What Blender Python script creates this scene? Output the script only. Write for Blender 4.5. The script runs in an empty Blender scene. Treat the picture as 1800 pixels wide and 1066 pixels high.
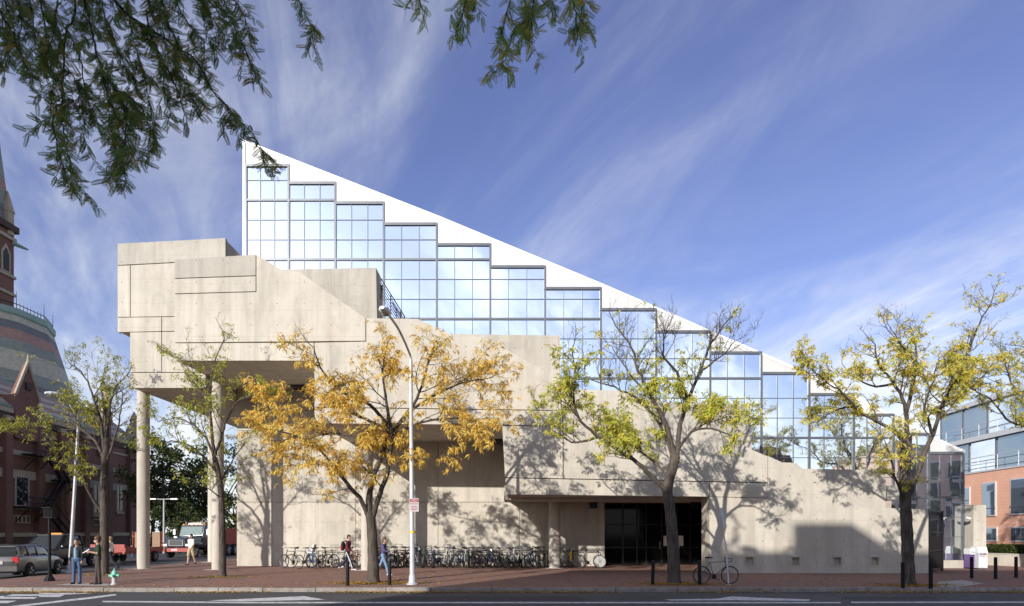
import bpy, bmesh, math, random
import numpy as np
from mathutils import Vector, Matrix
random.seed(7); np.random.seed(7)
R = math.radians
SC = bpy.context.scene
C = SC.collection

# ---------------------------------------------------------------- camera
F = 1100.0; CX = 900.0; HY = 936.0; EYE = 1.9      # photo pixels (1800 wide), eye height in metres
cd = bpy.data.cameras.new('camera'); cam = bpy.data.objects.new('camera', cd); C.objects.link(cam)
cd.sensor_width = 36.0; cd.lens = 36.0 * F / 1800.0
cd.shift_y = (HY - 533.0) / 1800.0
cd.clip_start = 0.1; cd.clip_end = 3000
cam.location = (0, 0, EYE); cam.rotation_euler = (R(90), 0, 0)
SC.camera = cam

# ---------------------------------------------------------------- light
AZ, EL = 32.5, 19.5            # sun behind the camera to the left
sd = Vector((-math.sin(R(AZ)) * math.cos(R(EL)), -math.cos(R(AZ)) * math.cos(R(EL)), math.sin(R(EL))))
sl = bpy.data.lights.new('sun', 'SUN'); sl.energy = 3.75; sl.angle = R(0.53); sl.color = (1.0, 0.945, 0.87)
so = bpy.data.objects.new('sun', sl); C.objects.link(so); so.rotation_euler = (-sd).to_track_quat('-Z', 'Y').to_euler()
so.location = sd * 100

W = bpy.data.worlds.new('World'); SC.world = W; W.use_nodes = True
CL = (1.0, 5.0); CR = (-35, -20)
def world_nodes():
    nt = W.node_tree; nt.nodes.clear(); L = nt.links.new
    def N(t, **k):
        n = nt.nodes.new(t)
        for a, b in k.items(): setattr(n, a, b)
        return n
    out = N('ShaderNodeOutputWorld'); bg = N('ShaderNodeBackground'); bg.inputs['Strength'].default_value = 0.120
    sky = N('ShaderNodeTexSky', sky_type='NISHITA'); sky.sun_disc = False
    sky.sun_elevation = R(EL); sky.sun_rotation = R(180 + AZ); sky.altitude = 0
    sky.air_density = 1.0; sky.dust_density = 0.25; sky.ozone_density = 3.0
    # cirrus: noise on a cloud plane high above, stretched along the wind
    tc = N('ShaderNodeTexCoord'); sep = N('ShaderNodeSeparateXYZ'); L(tc.outputs['Generated'], sep.inputs[0])
    def M(op, a, b=None, c=None, clamp=False):
        n = N('ShaderNodeMath', operation=op); n.use_clamp = clamp
        for i, v in enumerate((a, b, c)):
            if v is None: continue
            if isinstance(v, (int, float)): n.inputs[i].default_value = v
            else: L(v, n.inputs[i])
        return n.outputs[0]
    zz = M('ADD', M('MAXIMUM', sep.outputs['Z'], 0.0), 0.30)
    u = M('DIVIDE', sep.outputs['X'], zz); v = M('DIVIDE', sep.outputs['Y'], zz)
    comb = N('ShaderNodeCombineXYZ'); L(u, comb.inputs[0]); L(v, comb.inputs[1])
    def noise(rot, scale, loc, sc, det, rough, dist):
        m0 = N('ShaderNodeMapping'); m0.inputs['Rotation'].default_value = (0, 0, R(rot)); L(comb.outputs[0], m0.inputs[0])
        mp = N('ShaderNodeMapping'); mp.inputs['Scale'].default_value = scale; mp.inputs['Location'].default_value = loc; L(m0.outputs[0], mp.inputs[0])
        n = N('ShaderNodeTexNoise'); n.inputs['Scale'].default_value = sc; n.inputs['Detail'].default_value = det
        n.inputs['Roughness'].default_value = rough; n.inputs['Distortion'].default_value = dist; L(mp.outputs[0], n.inputs['Vector'])
        return n.outputs['Fac']
    n1 = noise(CR[0], (2.3, 0.85, 1), (3.1, 1.7, 0), 0.95, 10, 0.62, 0.7)     # wisps
    n2 = noise(20, (1, 1, 1), (CL[0], CL[1], 0), 0.62, 3, 0.45, 0.2)        # where the cloud sheets lie
    n3 = noise(CR[1], (2.6, 0.9, 1), (1.3, 9.2, 0), 2.6, 9, 0.62, 0.5)        # fine combing
    def ramp(x, a, b):
        r = N('ShaderNodeMapRange'); r.interpolation_type = 'SMOOTHSTEP'; L(x, r.inputs[0]); r.inputs[1].default_value = a; r.inputs[2].default_value = b
        return r.outputs[0]
    c1 = ramp(n1, 0.33, 0.76); c2 = ramp(n2, 0.33, 0.60); c3 = ramp(n3, 0.26, 0.80)
    low = M('SUBTRACT', 1.0, ramp(sep.outputs['Z'], 0.0, 0.50))             # sheets stack up toward the horizon
    cov = M('MULTIPLY', M('MULTIPLY', c1, M('ADD', M('MULTIPLY', c3, 1.05), 0.12)), M('ADD', M('MULTIPLY', c2, 0.85), 0.28))
    cov = M('MULTIPLY', cov, M('ADD', M('MULTIPLY', low, 2.2), 0.90), clamp=True)
    cov = M('ADD', M('MULTIPLY', cov, 0.70), M('MULTIPLY', M('POWER', low, 5.0), 0.6), clamp=True)
    veil = N('ShaderNodeVectorMath', operation='DOT_PRODUCT'); L(tc.outputs['Generated'], veil.inputs[0]); veil.inputs[1].default_value = tuple(sd)
    cov = M('ADD', cov, M('MULTIPLY', M('POWER', M('MAXIMUM', veil.outputs['Value'], 0.0), 5.0), 0.24), clamp=True)   # thin veil round the sun
    hs = N('ShaderNodeHueSaturation'); hs.inputs['Hue'].default_value = 0.526; hs.inputs['Saturation'].default_value = 0.98; hs.inputs['Value'].default_value = 0.97
    L(sky.outputs[0], hs.inputs['Color'])
    # thin ice cloud scatters forward: brighter toward the sun
    dt = N('ShaderNodeVectorMath', operation='DOT_PRODUCT'); L(tc.outputs['Generated'], dt.inputs[0]); dt.inputs[1].default_value = tuple(sd)
    fw = M('POWER', M('MAXIMUM', dt.outputs['Value'], 0.0), 5.0)
    cb = M('ADD', M('MULTIPLY', fw, 8.0), 6.2)
    cc = N('ShaderNodeMixRGB', blend_type='MULTIPLY'); cc.inputs[0].default_value = 1; cc.inputs[2].default_value = (0.94, 0.965, 1.0, 1)
    L(cb, cc.inputs[1])
    mx = N('ShaderNodeMixRGB'); L(cov, mx.inputs[0]); L(hs.outputs[0], mx.inputs[1]); L(cc.outputs[0], mx.inputs[2])
    L(mx.outputs[0], bg.inputs['Color']); L(bg.outputs[0], out.inputs['Surface'])
world_nodes()
vs = SC.view_settings; vs.view_transform = 'Standard'; vs.look = 'None'; vs.gamma = 1.0; vs.use_curve_mapping = False
vs.exposure = 0.55
SC.render.engine = 'CYCLES'; SC.cycles.use_denoising = True
SC.cycles.caustics_reflective = False; SC.cycles.caustics_refractive = False
SC.cycles.max_bounces = 6; SC.cycles.transparent_max_bounces = 8

# ---------------------------------------------------------------- helpers
def P(px, py, Y):             # a photo pixel at depth Y -> point
    return Vector(((px - CX) / F * Y, Y, EYE - (py - HY) / F * Y))
def G(px, py, z=0.0):         # a photo pixel on the level z
    Y = F * (EYE - z) / (py - HY)
    return Vector(((px - CX) / F * Y, Y, z))
def tag(o, label=None, cat=None, group=None, kind=None):
    if label: o['label'] = label
    if cat: o['category'] = cat
    if group: o['group'] = group
    if kind: o['kind'] = kind
    return o
def thing(name, label, cat, loc=(0, 0, 0), rz=0.0, group=None):
    o = bpy.data.objects.new(name, None); C.objects.link(o); o.empty_display_size = 0.2
    o.location = loc; o.rotation_euler = (0, 0, rz); o['world'] = 0
    return tag(o, label, cat, group)
WBASE = {}
def wthing(name, label, cat, base, group=None):   # a thing whose parts are written in world coordinates
    o = thing(name, label, cat, base, 0, group); WBASE[o.name] = Vector(base); return o
def link(o, parent=None):
    C.objects.link(o)
    if parent is not None:
        o.parent = parent
        if parent.name in WBASE: o.location = -WBASE[parent.name]
    return o
class MB:
    def __init__(s): s.v = []; s.f = []; s.m = []; s.mi = 0
    def add(s, vs, fs):
        b = len(s.v); s.v += [tuple(x) for x in vs]
        for f in fs: s.f.append(tuple(i + b for i in f)); s.m.append(s.mi)
        return s
    def box(s, x0, x1, y0, y1, z0, z1):
        return s.add([(x0,y0,z0),(x1,y0,z0),(x1,y1,z0),(x0,y1,z0),(x0,y0,z1),(x1,y0,z1),(x1,y1,z1),(x0,y1,z1)],
                     [(0,3,2,1),(4,5,6,7),(0,1,5,4),(1,2,6,5),(2,3,7,6),(3,0,4,7)])
    def cbox(s, c, d, rot=None):
        h = Vector(d) / 2; vs = [Vector((sx*h.x, sy*h.y, sz*h.z)) for sx, sy, sz in ((-1,-1,-1),(1,-1,-1),(1,1,-1),(-1,1,-1),(-1,-1,1),(1,-1,1),(1,1,1),(-1,1,1))]
        if rot is not None: vs = [rot @ v for v in vs]
        return s.add([v + Vector(c) for v in vs], [(0,3,2,1),(4,5,6,7),(0,1,5,4),(1,2,6,5),(2,3,7,6),(3,0,4,7)])
    def hull(s, a, b):     # two rings of the same count joined, with end caps
        n = len(a); fs = [tuple(range(n - 1, -1, -1)), tuple(range(n, 2 * n))]
        for i in range(n): j = (i + 1) % n; fs.append((i, j, n + j, n + i))
        return s.add(list(a) + list(b), fs)
    def prism(s, poly, y0, y1):   # polygon of (x, z), extruded along y
        a = sum(poly[i][0]*poly[(i+1) % len(poly)][1] - poly[(i+1) % len(poly)][0]*poly[i][1] for i in range(len(poly)))
        if a < 0: poly = poly[::-1]
        return s.hull([(x, y1, z) for x, z in poly], [(x, y0, z) for x, z in poly][:]) if False else s._prism(poly, y0, y1)
    def _prism(s, poly, y0, y1):
        n = len(poly); vs = [(x, y0, z) for x, z in poly] + [(x, y1, z) for x, z in poly]
        fs = [tuple(range(n)), tuple(range(2*n - 1, n - 1, -1))]
        for i in range(n): j = (i + 1) % n; fs.append((j, i, n + i, n + j))
        return s.add(vs, fs)
    def tube(s, pts, rad, n=8, cap=True):
        pts = [Vector(p) for p in pts]; k = len(pts)
        if isinstance(rad, (int, float)): rad = [rad] * k
        t = (pts[1] - pts[0]).normalized(); up = Vector((0, 0, 1)) if abs(t.z) < 0.9 else Vector((1, 0, 0))
        a = t.cross(up).normalized(); vs = []
        for i in range(k):
            t = (pts[min(i + 1, k - 1)] - pts[max(i - 1, 0)])
            if t.length < 1e-9: t = Vector((0, 0, 1))
            t.normalize(); a = (a - t * a.dot(t)); a = a.normalized() if a.length > 1e-6 else t.orthogonal().normalized(); b = t.cross(a)
            for q in range(n):
                w = 2 * math.pi * q / n; vs.append(pts[i] + (a * math.cos(w) + b * math.sin(w)) * rad[i])
        fs = []
        for i in range(k - 1):
            for q in range(n): r = (q + 1) % n; fs.append((i*n+q, i*n+r, (i+1)*n+r, (i+1)*n+q))
        if cap: fs.append(tuple(range(n - 1, -1, -1))); fs.append(tuple(range((k-1)*n, k*n)))
        return s.add(vs, fs)
    def lathe(s, prof, c=(0,0,0), n=16, axis='Z', a0=0.0):  # prof: (r, h)
        c = Vector(c); vs = []; fs = []; k = len(prof)
        for r, h in prof:
            for q in range(n):
                w = 2*math.pi*q/n + a0; x, y = r*math.cos(w), r*math.sin(w)
                vs.append(c + (Vector((x, y, h)) if axis == 'Z' else Vector((h, x, y)) if axis == 'X' else Vector((y, h, x))))
        for i in range(k - 1):
            for q in range(n): r = (q+1) % n; fs.append((i*n+q, i*n+r, (i+1)*n+r, (i+1)*n+q))
        fs.append(tuple(range(n-1, -1, -1))); fs.append(tuple(range((k-1)*n, k*n)))
        return s.add(vs, fs)
    def torus(s, c, Rr, r, n=28, k=6, axis='Y'):
        vs = []; fs = []
        for i in range(n):
            w = 2*math.pi*i/n
            for j in range(k):
                p = 2*math.pi*j/k; rr = Rr + r*math.cos(p); h = r*math.sin(p)
                vs.append(Vector(c) + (Vector((rr*math.cos(w), h, rr*math.sin(w))) if axis == 'Y' else Vector((h, rr*math.cos(w), rr*math.sin(w)))))
        for i in range(n):
            for j in range(k):
                fs.append((i*k+j, i*k+(j+1) % k, ((i+1) % n)*k+(j+1) % k, ((i+1) % n)*k+j))
        return s.add(vs, fs)
    def sphere(s, c, r, n=10, k=7):
        sx, sy, sz = (r, r, r) if isinstance(r, (int, float)) else r
        prof = [(max(1e-4, math.sin(math.pi*i/k)), -math.cos(math.pi*i/k)) for i in range(k+1)]
        b = len(s.v); s.lathe(prof, (0,0,0), n)
        for i in range(b, len(s.v)): v = s.v[i]; s.v[i] = (c[0]+v[0]*sx, c[1]+v[1]*sy, c[2]+v[2]*sz)
        return s
    def xf(s, M):
        s.v = [tuple(M @ Vector(v)) for v in s.v]; return s
    def data(s, name, mats, smooth=False, auto=None):
        me = bpy.data.meshes.new(name); me.from_pydata(s.v, [], s.f)
        for m in (mats if isinstance(mats, (list, tuple)) else [mats]): me.materials.append(m)
        if any(s.m): me.polygons.foreach_set('material_index', s.m)
        bm = bmesh.new(); bm.from_mesh(me); bmesh.ops.recalc_face_normals(bm, faces=bm.faces); bm.to_mesh(me); bm.free()
        if smooth:
            me.polygons.foreach_set('use_smooth', [True] * len(me.polygons))
            me.set_sharp_from_angle(angle=R(auto or 40))
        me.update(); return me
    def build(s, name, mats, parent=None, smooth=False, auto=None):
        return link(bpy.data.objects.new(name, s.data(name, mats, smooth, auto)), parent)
def inst(name, me, parent, loc=(0,0,0), rot=None, mat=None):
    o = bpy.data.objects.new(name, me); C.objects.link(o); o.parent = parent; o.location = loc
    if rot is not None: o.rotation_euler = rot
    if parent is not None and parent.name in WBASE: o.location = Vector(loc) - WBASE[parent.name]
    if mat is not None: o.material_slots[0].link = 'OBJECT'; o.material_slots[0].material = mat
    return o
def copy_tree(o, parent=None):
    c = o.copy(); C.objects.link(c); c.parent = parent
    for ch in list(o.children): copy_tree(ch, c)
    return c
def offset_poly(poly, d):     # inward offset of a simple polygon of 2-D points
    n = len(poly); a = sum(poly[i][0]*poly[(i+1) % n][1] - poly[(i+1) % n][0]*poly[i][1] for i in range(n))
    s = 1 if a > 0 else -1; out = []
    for i in range(n):
        p0, p1, p2 = Vector(poly[i-1]), Vector(poly[i]), Vector(poly[(i+1) % n])
        e1 = (p1-p0).normalized(); e2 = (p2-p1).normalized()
        n1 = Vector((-e1.y, e1.x))*s; n2 = Vector((-e2.y, e2.x))*s
        k = n1 + n2; k = k / max(0.3, k.dot(n1)) if k.length > 1e-6 else n1
        q = p1 + k*d; out.append((q.x, q.y))
    return out
def pix(poly, Y): return [((px-CX)/F*Y, EYE-(py-HY)/F*Y) for px, py in poly]

# ---------------------------------------------------------------- materials
class NT:
    def __init__(s, name):
        s.m = bpy.data.materials.new(name); s.m.use_nodes = True; s.t = s.m.node_tree; s.b = s.t.nodes['Principled BSDF']
    def n(s, t, **k):
        x = s.t.nodes.new(t)
        for a, b in k.items(): setattr(x, a, b)
        return x
    def l(s, a, b): s.t.links.new(a, b)
    def math(s, op, a, b=None, clamp=False):
        n = s.n('ShaderNodeMath', operation=op); n.use_clamp = clamp
        for i, v in enumerate((a, b)):
            if v is None: continue
            if isinstance(v, (int, float)): n.inputs[i].default_value = v
            else: s.l(v, n.inputs[i])
        return n.outputs[0]
    def pos(s): return s.n('ShaderNodeNewGeometry').outputs['Position']
    def obj(s): return s.n('ShaderNodeTexCoord').outputs['Object']
    def map(s, vec, scale=(1,1,1), rot=(0,0,0), loc=(0,0,0)):
        m = s.n('ShaderNodeMapping'); m.inputs['Scale'].default_value = scale; m.inputs['Rotation'].default_value = rot; m.inputs['Location'].default_value = loc
        s.l(vec, m.inputs[0]); return m.outputs[0]
    def noise(s, vec, sc, det=4, rough=0.55, dist=0.0):
        n = s.n('ShaderNodeTexNoise'); s.l(vec, n.inputs['Vector']); n.inputs['Scale'].default_value = sc
        n.inputs['Detail'].default_value = det; n.inputs['Roughness'].default_value = rough; n.inputs['Distortion'].default_value = dist
        return n.outputs['Fac']
    def ramp(s, x, stops):
        r = s.n('ShaderNodeValToRGB'); e = r.color_ramp.elements
        while len(e) < len(stops): e.new(0.5)
        for i, (p, c) in enumerate(stops): e[i].position = p; e[i].color = (*c, 1) if len(c) == 3 else c
        s.l(x, r.inputs[0]); return r.outputs[0]
    def rng(s, x, a, b, c=0.0, d=1.0):
        r = s.n('ShaderNodeMapRange'); s.l(x, r.inputs[0])
        for i, v in enumerate((a, b, c, d)): r.inputs[i+1].default_value = v
        return r.outputs[0]
    def mix(s, f, a, b, mode='MIX'):
        m = s.n('ShaderNodeMixRGB', blend_type=mode)
        for i, v in enumerate((f, a, b)):
            if isinstance(v, (int, float)): m.inputs[i].default_value = v
            elif isinstance(v, tuple): m.inputs[i].default_value = (*v, 1) if len(v) == 3 else v
            else: s.l(v, m.inputs[i])
        return m.outputs[0]
    def bump(s, h, st=0.3, d=0.02):
        b = s.n('ShaderNodeBump'); s.l(h, b.inputs['Height']); b.inputs['Strength'].default_value = st; b.inputs['Distance'].default_value = d
        s.l(b.outputs[0], s.b.inputs['Normal'])
    def fin(s, col=None, rough=0.6, metal=0.0, spec=0.5):
        if col is not None:
            if isinstance(col, tuple): s.b.inputs['Base Color'].default_value = (*col, 1)
            else: s.l(col, s.b.inputs['Base Color'])
        if isinstance(rough, (int, float)): s.b.inputs['Roughness'].default_value = rough
        else: s.l(rough, s.b.inputs['Roughness'])
        s.b.inputs['Metallic'].default_value = metal; s.b.inputs['Specular IOR Level'].default_value = spec
        return s.m
def plain(name, col, rough=0.6, metal=0.0, var=0.15, sc=6.0, spec=0.5):
    k = NT(name); f = k.noise(k.obj(), sc, 5, 0.6)
    lo = tuple(c*(1-var) for c in col); hi = tuple(min(1, c*(1+var)) for c in col)
    return k.fin(k.ramp(f, [(0.3, lo), (0.7, hi)]), rough, metal, spec)
def concrete(name, lo, hi, ties=True, cell=(1.25, 1.0)):
    k = NT(name); p = k.pos(); oi = k.n('ShaderNodeObjectInfo')
    big = k.noise(k.map(p, (0.35, 0.35, 0.35)), 1.0, 5, 0.6, 0.4)
    streak = k.noise(k.map(p, (2.2, 2.2, 0.16)), 1.0, 6, 0.65, 0.3)
    fine = k.noise(k.map(p, (1, 1, 1)), 9.0, 6, 0.7)
    base = k.ramp(big, [(0.25, lo), (0.75, hi)])
    c = k.mix(k.rng(streak, 0.45, 0.72, 0.0, 0.68), base, tuple(x*0.66 for x in lo))
    c = k.mix(k.rng(fine, 0.35, 0.75, 0.0, 0.25), c, tuple(x*0.75 for x in lo))
    warm = k.noise(k.map(p, (0.22, 0.22, 0.55), loc=(5, 3, 1)), 1.0, 5, 0.6, 0.6)
    c = k.mix(k.rng(warm, 0.56, 0.80, 0.0, 0.40), c, (hi[0]*0.92, hi[1]*0.74, hi[2]*0.58))
    c = k.mix(k.math('MULTIPLY', oi.outputs['Random'], 0.30), c, tuple(x*0.62 for x in hi))
    h = fine
    sp = k.n('ShaderNodeSeparateXYZ'); k.l(p, sp.inputs[0])
    xx = k.math('ADD', sp.outputs['X'], k.math('MULTIPLY', sp.outputs['Y'], 1.0))
    # board marks: faint pour lines
    pl = k.math('ABSOLUTE', k.math('SUBTRACT', k.math('FRACT', k.math('MULTIPLY', sp.outputs['Z'], 1/1.22)), 0.5))
    plm = k.rng(pl, 0.485, 0.5, 0.0, 1.0)
    c = k.mix(k.math('MULTIPLY', plm, 0.30), c, tuple(x*0.5 for x in lo))
    vl = k.math('ABSOLUTE', k.math('SUBTRACT', k.math('FRACT', k.math('MULTIPLY', xx, 1/2.44)), 0.5))
    c = k.mix(k.math('MULTIPLY', k.rng(vl, 0.492, 0.5, 0.0, 1.0), 0.22), c, tuple(x*0.5 for x in lo))
    mot = k.noise(k.map(p, (0.8, 0.8, 0.5), loc=(2, 7, 4)), 1.0, 8, 0.75, 1.2); c = k.mix(k.rng(mot, 0.48, 0.64, 0.0, 0.40), c, tuple(x*0.68 for x in lo))
    if ties:
        fx = k.math('SUBTRACT', k.math('FRACT', k.math('MULTIPLY', xx, 1/cell[0])), 0.5)
        fz = k.math('SUBTRACT', k.math('FRACT', k.math('MULTIPLY', sp.outputs['Z'], 1/cell[1])), 0.5)
        dx = k.math('MULTIPLY', fx, cell[0]); dz = k.math('MULTIPLY', fz, cell[1])
        d = k.math('SQRT', k.math('ADD', k.math('MULTIPLY', dx, dx), k.math('MULTIPLY', dz, dz)))
        tie = k.rng(d, 0.022, 0.042, 1.0, 0.0)
        c = k.mix(k.math('MULTIPLY', tie, 0.52), c, (0.10, 0.085, 0.07))  # shade inside the tie holes, painted into the colour as dark dots
        h = k.math('SUBTRACT', fine, k.math('MULTIPLY', tie, 1.5))
    k.bump(h, 0.22, 0.015)
    return k.fin(c, 0.85, 0, 0.3)
M = {}
M['concrete'] = concrete('concrete', (0.482, 0.444, 0.370), (0.65, 0.605, 0.518))
M['concrete_plain'] = concrete('concrete_column', (0.50, 0.455, 0.385), (0.60, 0.555, 0.48), ties=False)
M['weathered'] = concrete('weathered_concrete', (0.41, 0.38, 0.32), (0.55, 0.515, 0.445))
M['soffit'] = concrete('concrete_soffit', (0.60, 0.56, 0.48), (0.68, 0.64, 0.555), ties=False)
M['white_panel'] = plain('white_metal_panel', (0.60, 0.598, 0.58), 0.45, 0, 0.07, 0.5); M['white_edge'] = plain('white_roof_edge', (0.80, 0.80, 0.79), 0.4, 0, 0.04, 0.6)
M['mullion'] = plain('grey_mullion', (0.13, 0.14, 0.155), 0.4, 0.3, 0.1, 2)
M['dark_metal'] = plain('dark_metal', (0.02, 0.021, 0.024), 0.45, 0.4, 0.2, 5)
M['black_paint'] = plain('black_paint', (0.010, 0.010, 0.011), 0.6, 0, 0.2, 5, 0.2)
M['galv'] = plain('galvanised_pole', (0.52, 0.53, 0.54), 0.45, 0.2, 0.12, 3)
M['asphalt_grey'] = plain('dark_grey', (0.05, 0.05, 0.052), 0.8)
def mirror_glass():
    k = NT('reflective_glass'); p = k.pos()
    n = k.noise(k.map(p, (0.55, 0.55, 0.8)), 1.0, 2, 0.5)
    k.bump(n, 0.07, 0.05)
    k.b.inputs['Base Color'].default_value = (0.86, 0.93, 0.99, 1); k.b.inputs['Metallic'].default_value = 0.97
    k.b.inputs['Roughness'].default_value = 0.015; return k.m
M['mirror'] = mirror_glass()
def dark_glass(name, col=(0.02, 0.025, 0.03)):
    k = NT(name); return k.fin(col, 0.04, 0.0, 0.35)
M['dark_glass'] = dark_glass('dark_window_glass'); M['door_glass'] = NT('door_glass').fin((0.004, 0.004, 0.005), 0.06, 0.0, 0.10)
# ================================================================ GROUND
def brick_mat():
    k = NT('brick_paving'); p = k.pos()
    b = k.n('ShaderNodeTexBrick'); k.l(k.map(p, (1, 1, 1), rot=(0, 0, R(0))), b.inputs['Vector'])
    b.inputs['Scale'].default_value = 1.0; b.inputs['Brick Width'].default_value = 0.21; b.inputs['Row Height'].default_value = 0.105
    b.inputs['Mortar Size'].default_value = 0.008; b.inputs['Bias'].default_value = -0.1
    b.inputs['Color1'].default_value = (0.34, 0.175, 0.13, 1); b.inputs['Color2'].default_value = (0.21, 0.115, 0.092, 1); b.inputs['Mortar'].default_value = (0.16, 0.12, 0.10, 1)
    n = k.noise(p, 0.45, 6, 0.65, 0.6); c = k.mix(k.rng(n, 0.38, 0.62, 0.0, 0.75), b.outputs['Color'], (0.20, 0.135, 0.11))
    n2 = k.noise(p, 7.0, 5, 0.7); c = k.mix(k.rng(n2, 0.5, 0.75, 0.0, 0.5), c, (0.36, 0.20, 0.14))
    k.bump(b.outputs['Fac'], -0.4, 0.01)
    return k.fin(c, 0.85, 0, 0.25)
def asphalt_mat():
    k = NT('asphalt'); p = k.pos(); n = k.noise(p, 0.4, 6, 0.6, 0.3); f = k.noise(p, 40, 3, 0.7)
    c = k.ramp(n, [(0.3, (0.050, 0.050, 0.053)), (0.7, (0.080, 0.079, 0.078))]); c = k.mix(k.rng(f, 0.4, 0.8, 0, 0.4), c, (0.14, 0.137, 0.13))
    cr = k.n('ShaderNodeTexVoronoi', feature='DISTANCE_TO_EDGE'); k.l(k.map(p, (0.22, 0.5, 1)), cr.inputs['Vector']); cr.inputs['Scale'].default_value = 1.0
    c = k.mix(k.rng(cr.outputs['Distance'], 0.0, 0.006, 0.7, 0.0), c, (0.02, 0.02, 0.02))
    k.bump(f, 0.3, 0.01); return k.fin(c, 0.8, 0, 0.35)
def granite_mat():
    k = NT('granite'); p = k.pos(); f = k.noise(p, 30, 4, 0.8); n = k.noise(p, 1.3, 5, 0.6); oi = k.n('ShaderNodeObjectInfo')
    c = k.ramp(f, [(0.3, (0.22, 0.20, 0.18)), (0.7, (0.48, 0.45, 0.41))]); c = k.mix(k.rng(n, 0.4, 0.7, 0, 0.5), c, (0.24, 0.20, 0.155))
    c = k.mix(k.math('MULTIPLY', oi.outputs['Random'], 0.5), c, (0.19, 0.165, 0.14)); st = k.noise(k.map(p, (3, 3, 1)), 1.0, 6, 0.7); c = k.mix(k.rng(st, 0.45, 0.62, 0, 0.55), c, (0.13, 0.11, 0.09)); k.bump(f, 0.5, 0.02); return k.fin(c, 0.85, 0, 0.3)
def grass_mat():
    k = NT('lawn_grass'); p = k.pos(); n = k.noise(p, 0.6, 6, 0.7); f = k.noise(p, 14, 4, 0.7)
    c = k.ramp(n, [(0.3, (0.09, 0.15, 0.025)), (0.7, (0.15, 0.21, 0.04))]); c = k.mix(k.rng(f, 0.4, 0.7, 0, 0.5), c, (0.07, 0.11, 0.02)); k.bump(f, 0.8, 0.05); return k.fin(c, 0.9)
def paint_mat():
    k = NT('road_paint'); p = k.pos(); n = k.noise(p, 6, 6, 0.75)
    return k.fin(k.ramp(n, [(0.32, (0.18, 0.18, 0.18)), (0.52, (0.66, 0.66, 0.64))]), 0.7)
M['brick_paving'] = brick_mat(); M['asphalt'] = asphalt_mat(); M['granite'] = granite_mat(); M['grass'] = grass_mat(); M['paint'] = paint_mat()
M['walk_concrete'] = plain('pavement_concrete', (0.40, 0.375, 0.34), 0.85, 0, 0.2, 3)
RZ = -0.13
def sheet(name, pts, z, mat, kind='structure', parent=None):
    o = MB().add([(x, y, z) for x, y in pts], [tuple(range(len(pts)))]).build(name, mat, parent)
    if o.data.polygons[0].normal.z < 0: o.data.flip_normals()
    if parent is None and kind: o['kind'] = kind
    return o
sheet('ground', [(-900, -300), (900, -300), (900, 1500), (-900, 1500)], RZ - 0.03, M['asphalt'])
sheet('road', [(-80, -6), (80, -6), (80, 30), (-80, 30)], RZ, M['asphalt'])
sheet('side_road', [(-36, 29), (-18, 29), (-18, 140), (-40, 140)], RZ + 0.004, M['asphalt'])
# pavement slab in front of the building, rounded at the street corner
KY = 21.45                         # front edge (inside of the kerb)
corner = [(-17.2, KY)] + [(-17.2 - 3.3*math.sin(a), KY + 3.3 - 3.3*math.cos(a)) for a in [R(15*i) for i in range(1, 7)]]
edge = [(60, KY)] + corner + [(-20.4, 34), (-19.9, 44), (-19.4, 70)]
slab = edge + [(60, 70)]
n = len(slab)
o = MB().add([(x, y, 0) for x, y in slab] + [(x, y, RZ - 0.02) for x, y in slab], [tuple(range(n))] + [(i, (i+1) % n, n+(i+1) % n, n+i) for i in range(n)]).build('pavement', M['brick_paving']); o['kind'] = 'structure'
PAVE = o
# granite kerb stones along the edge, one object each
def kerb_stones():
    pts = [Vector((x, y)) for x, y in edge[:-1]]; path = [pts[0]]
    acc = []
    for a, b in zip(pts, pts[1:]):
        d = (b - a).length; m = max(1, int(d / 0.15))
        for i in range(m): acc.append(a + (b - a) * i / m)
    acc.append(pts[-1])
    out = []; i = 0; rnd = random.Random(3)
    def nrm(j):
        t = (acc[min(j+1, len(acc)-1)] - acc[max(j-1, 0)]).normalized(); return Vector((-t.y, t.x))
    while i < len(acc) - 2:
        L = rnd.choice([10, 12, 14, 16]); j = min(i + L, len(acc) - 1)
        p0, p1 = acc[i], acc[j]; mid = [acc[q] for q in range(i, j + 1, max(1, (j-i)//4))]
        if p0.x < 30:
            mb = MB(); g = 0.012; dz = rnd.uniform(-0.008, 0.010); ks = list(range(i, j, max(1, (j-i)//4))) + [j]
            ring = []
            for q in ks:
                nn = nrm(q); a = acc[q]; t = Vector((nn.y, -nn.x)); sh = g if q == ks[0] else (-g if q == ks[-1] else 0)
                a = a + t * sh; b = a + nn * 0.16
                jz = rnd.uniform(-0.004, 0.004)
                ring.append([(a.x, a.y, 0.012+dz+jz), (b.x - nn.x*0.02, b.y - nn.y*0.02, 0.010+dz+jz), (b.x, b.y, -0.015+dz), (b.x + nn.x*0.012, b.y + nn.y*0.012, RZ-0.02), (a.x, a.y, RZ-0.02)])
            for r0, r1 in zip(ring, ring[1:]): pass
            vs = [v for r in ring for v in r]; fs = []
            for s in range(len(ring)-1):
                for c in range(5): d = (c+1) % 5; fs.append((s*5+c, s*5+d, (s+1)*5+d, (s+1)*5+c))
            fs += [(0,1,2,3,4), tuple(len(vs)-5+c for c in (4,3,2,1,0))]
            mb.add(vs, fs).build('kerb_stone', M['granite'], PAVE)
        i = j
kerb_stones()
def gpoly(name, pxs, z, mat, parent): return sheet(name, [(G(a, b, z).x, G(a, b, z).y) for a, b in pxs], z, mat, None, parent)
ROAD = bpy.data.objects['road']
# corner ramp of pale concrete
gpoly('corner_ramp', [(95, 1029), (190, 1030), (192, 1026), (130, 1025)], 0.006, M['walk_concrete'], PAVE)
gpoly('concrete_patch', [(1642, 1031), (1682, 1033), (1730, 1026), (1690, 1020), (1650, 1023)], 0.006, M['walk_concrete'], PAVE)
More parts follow.
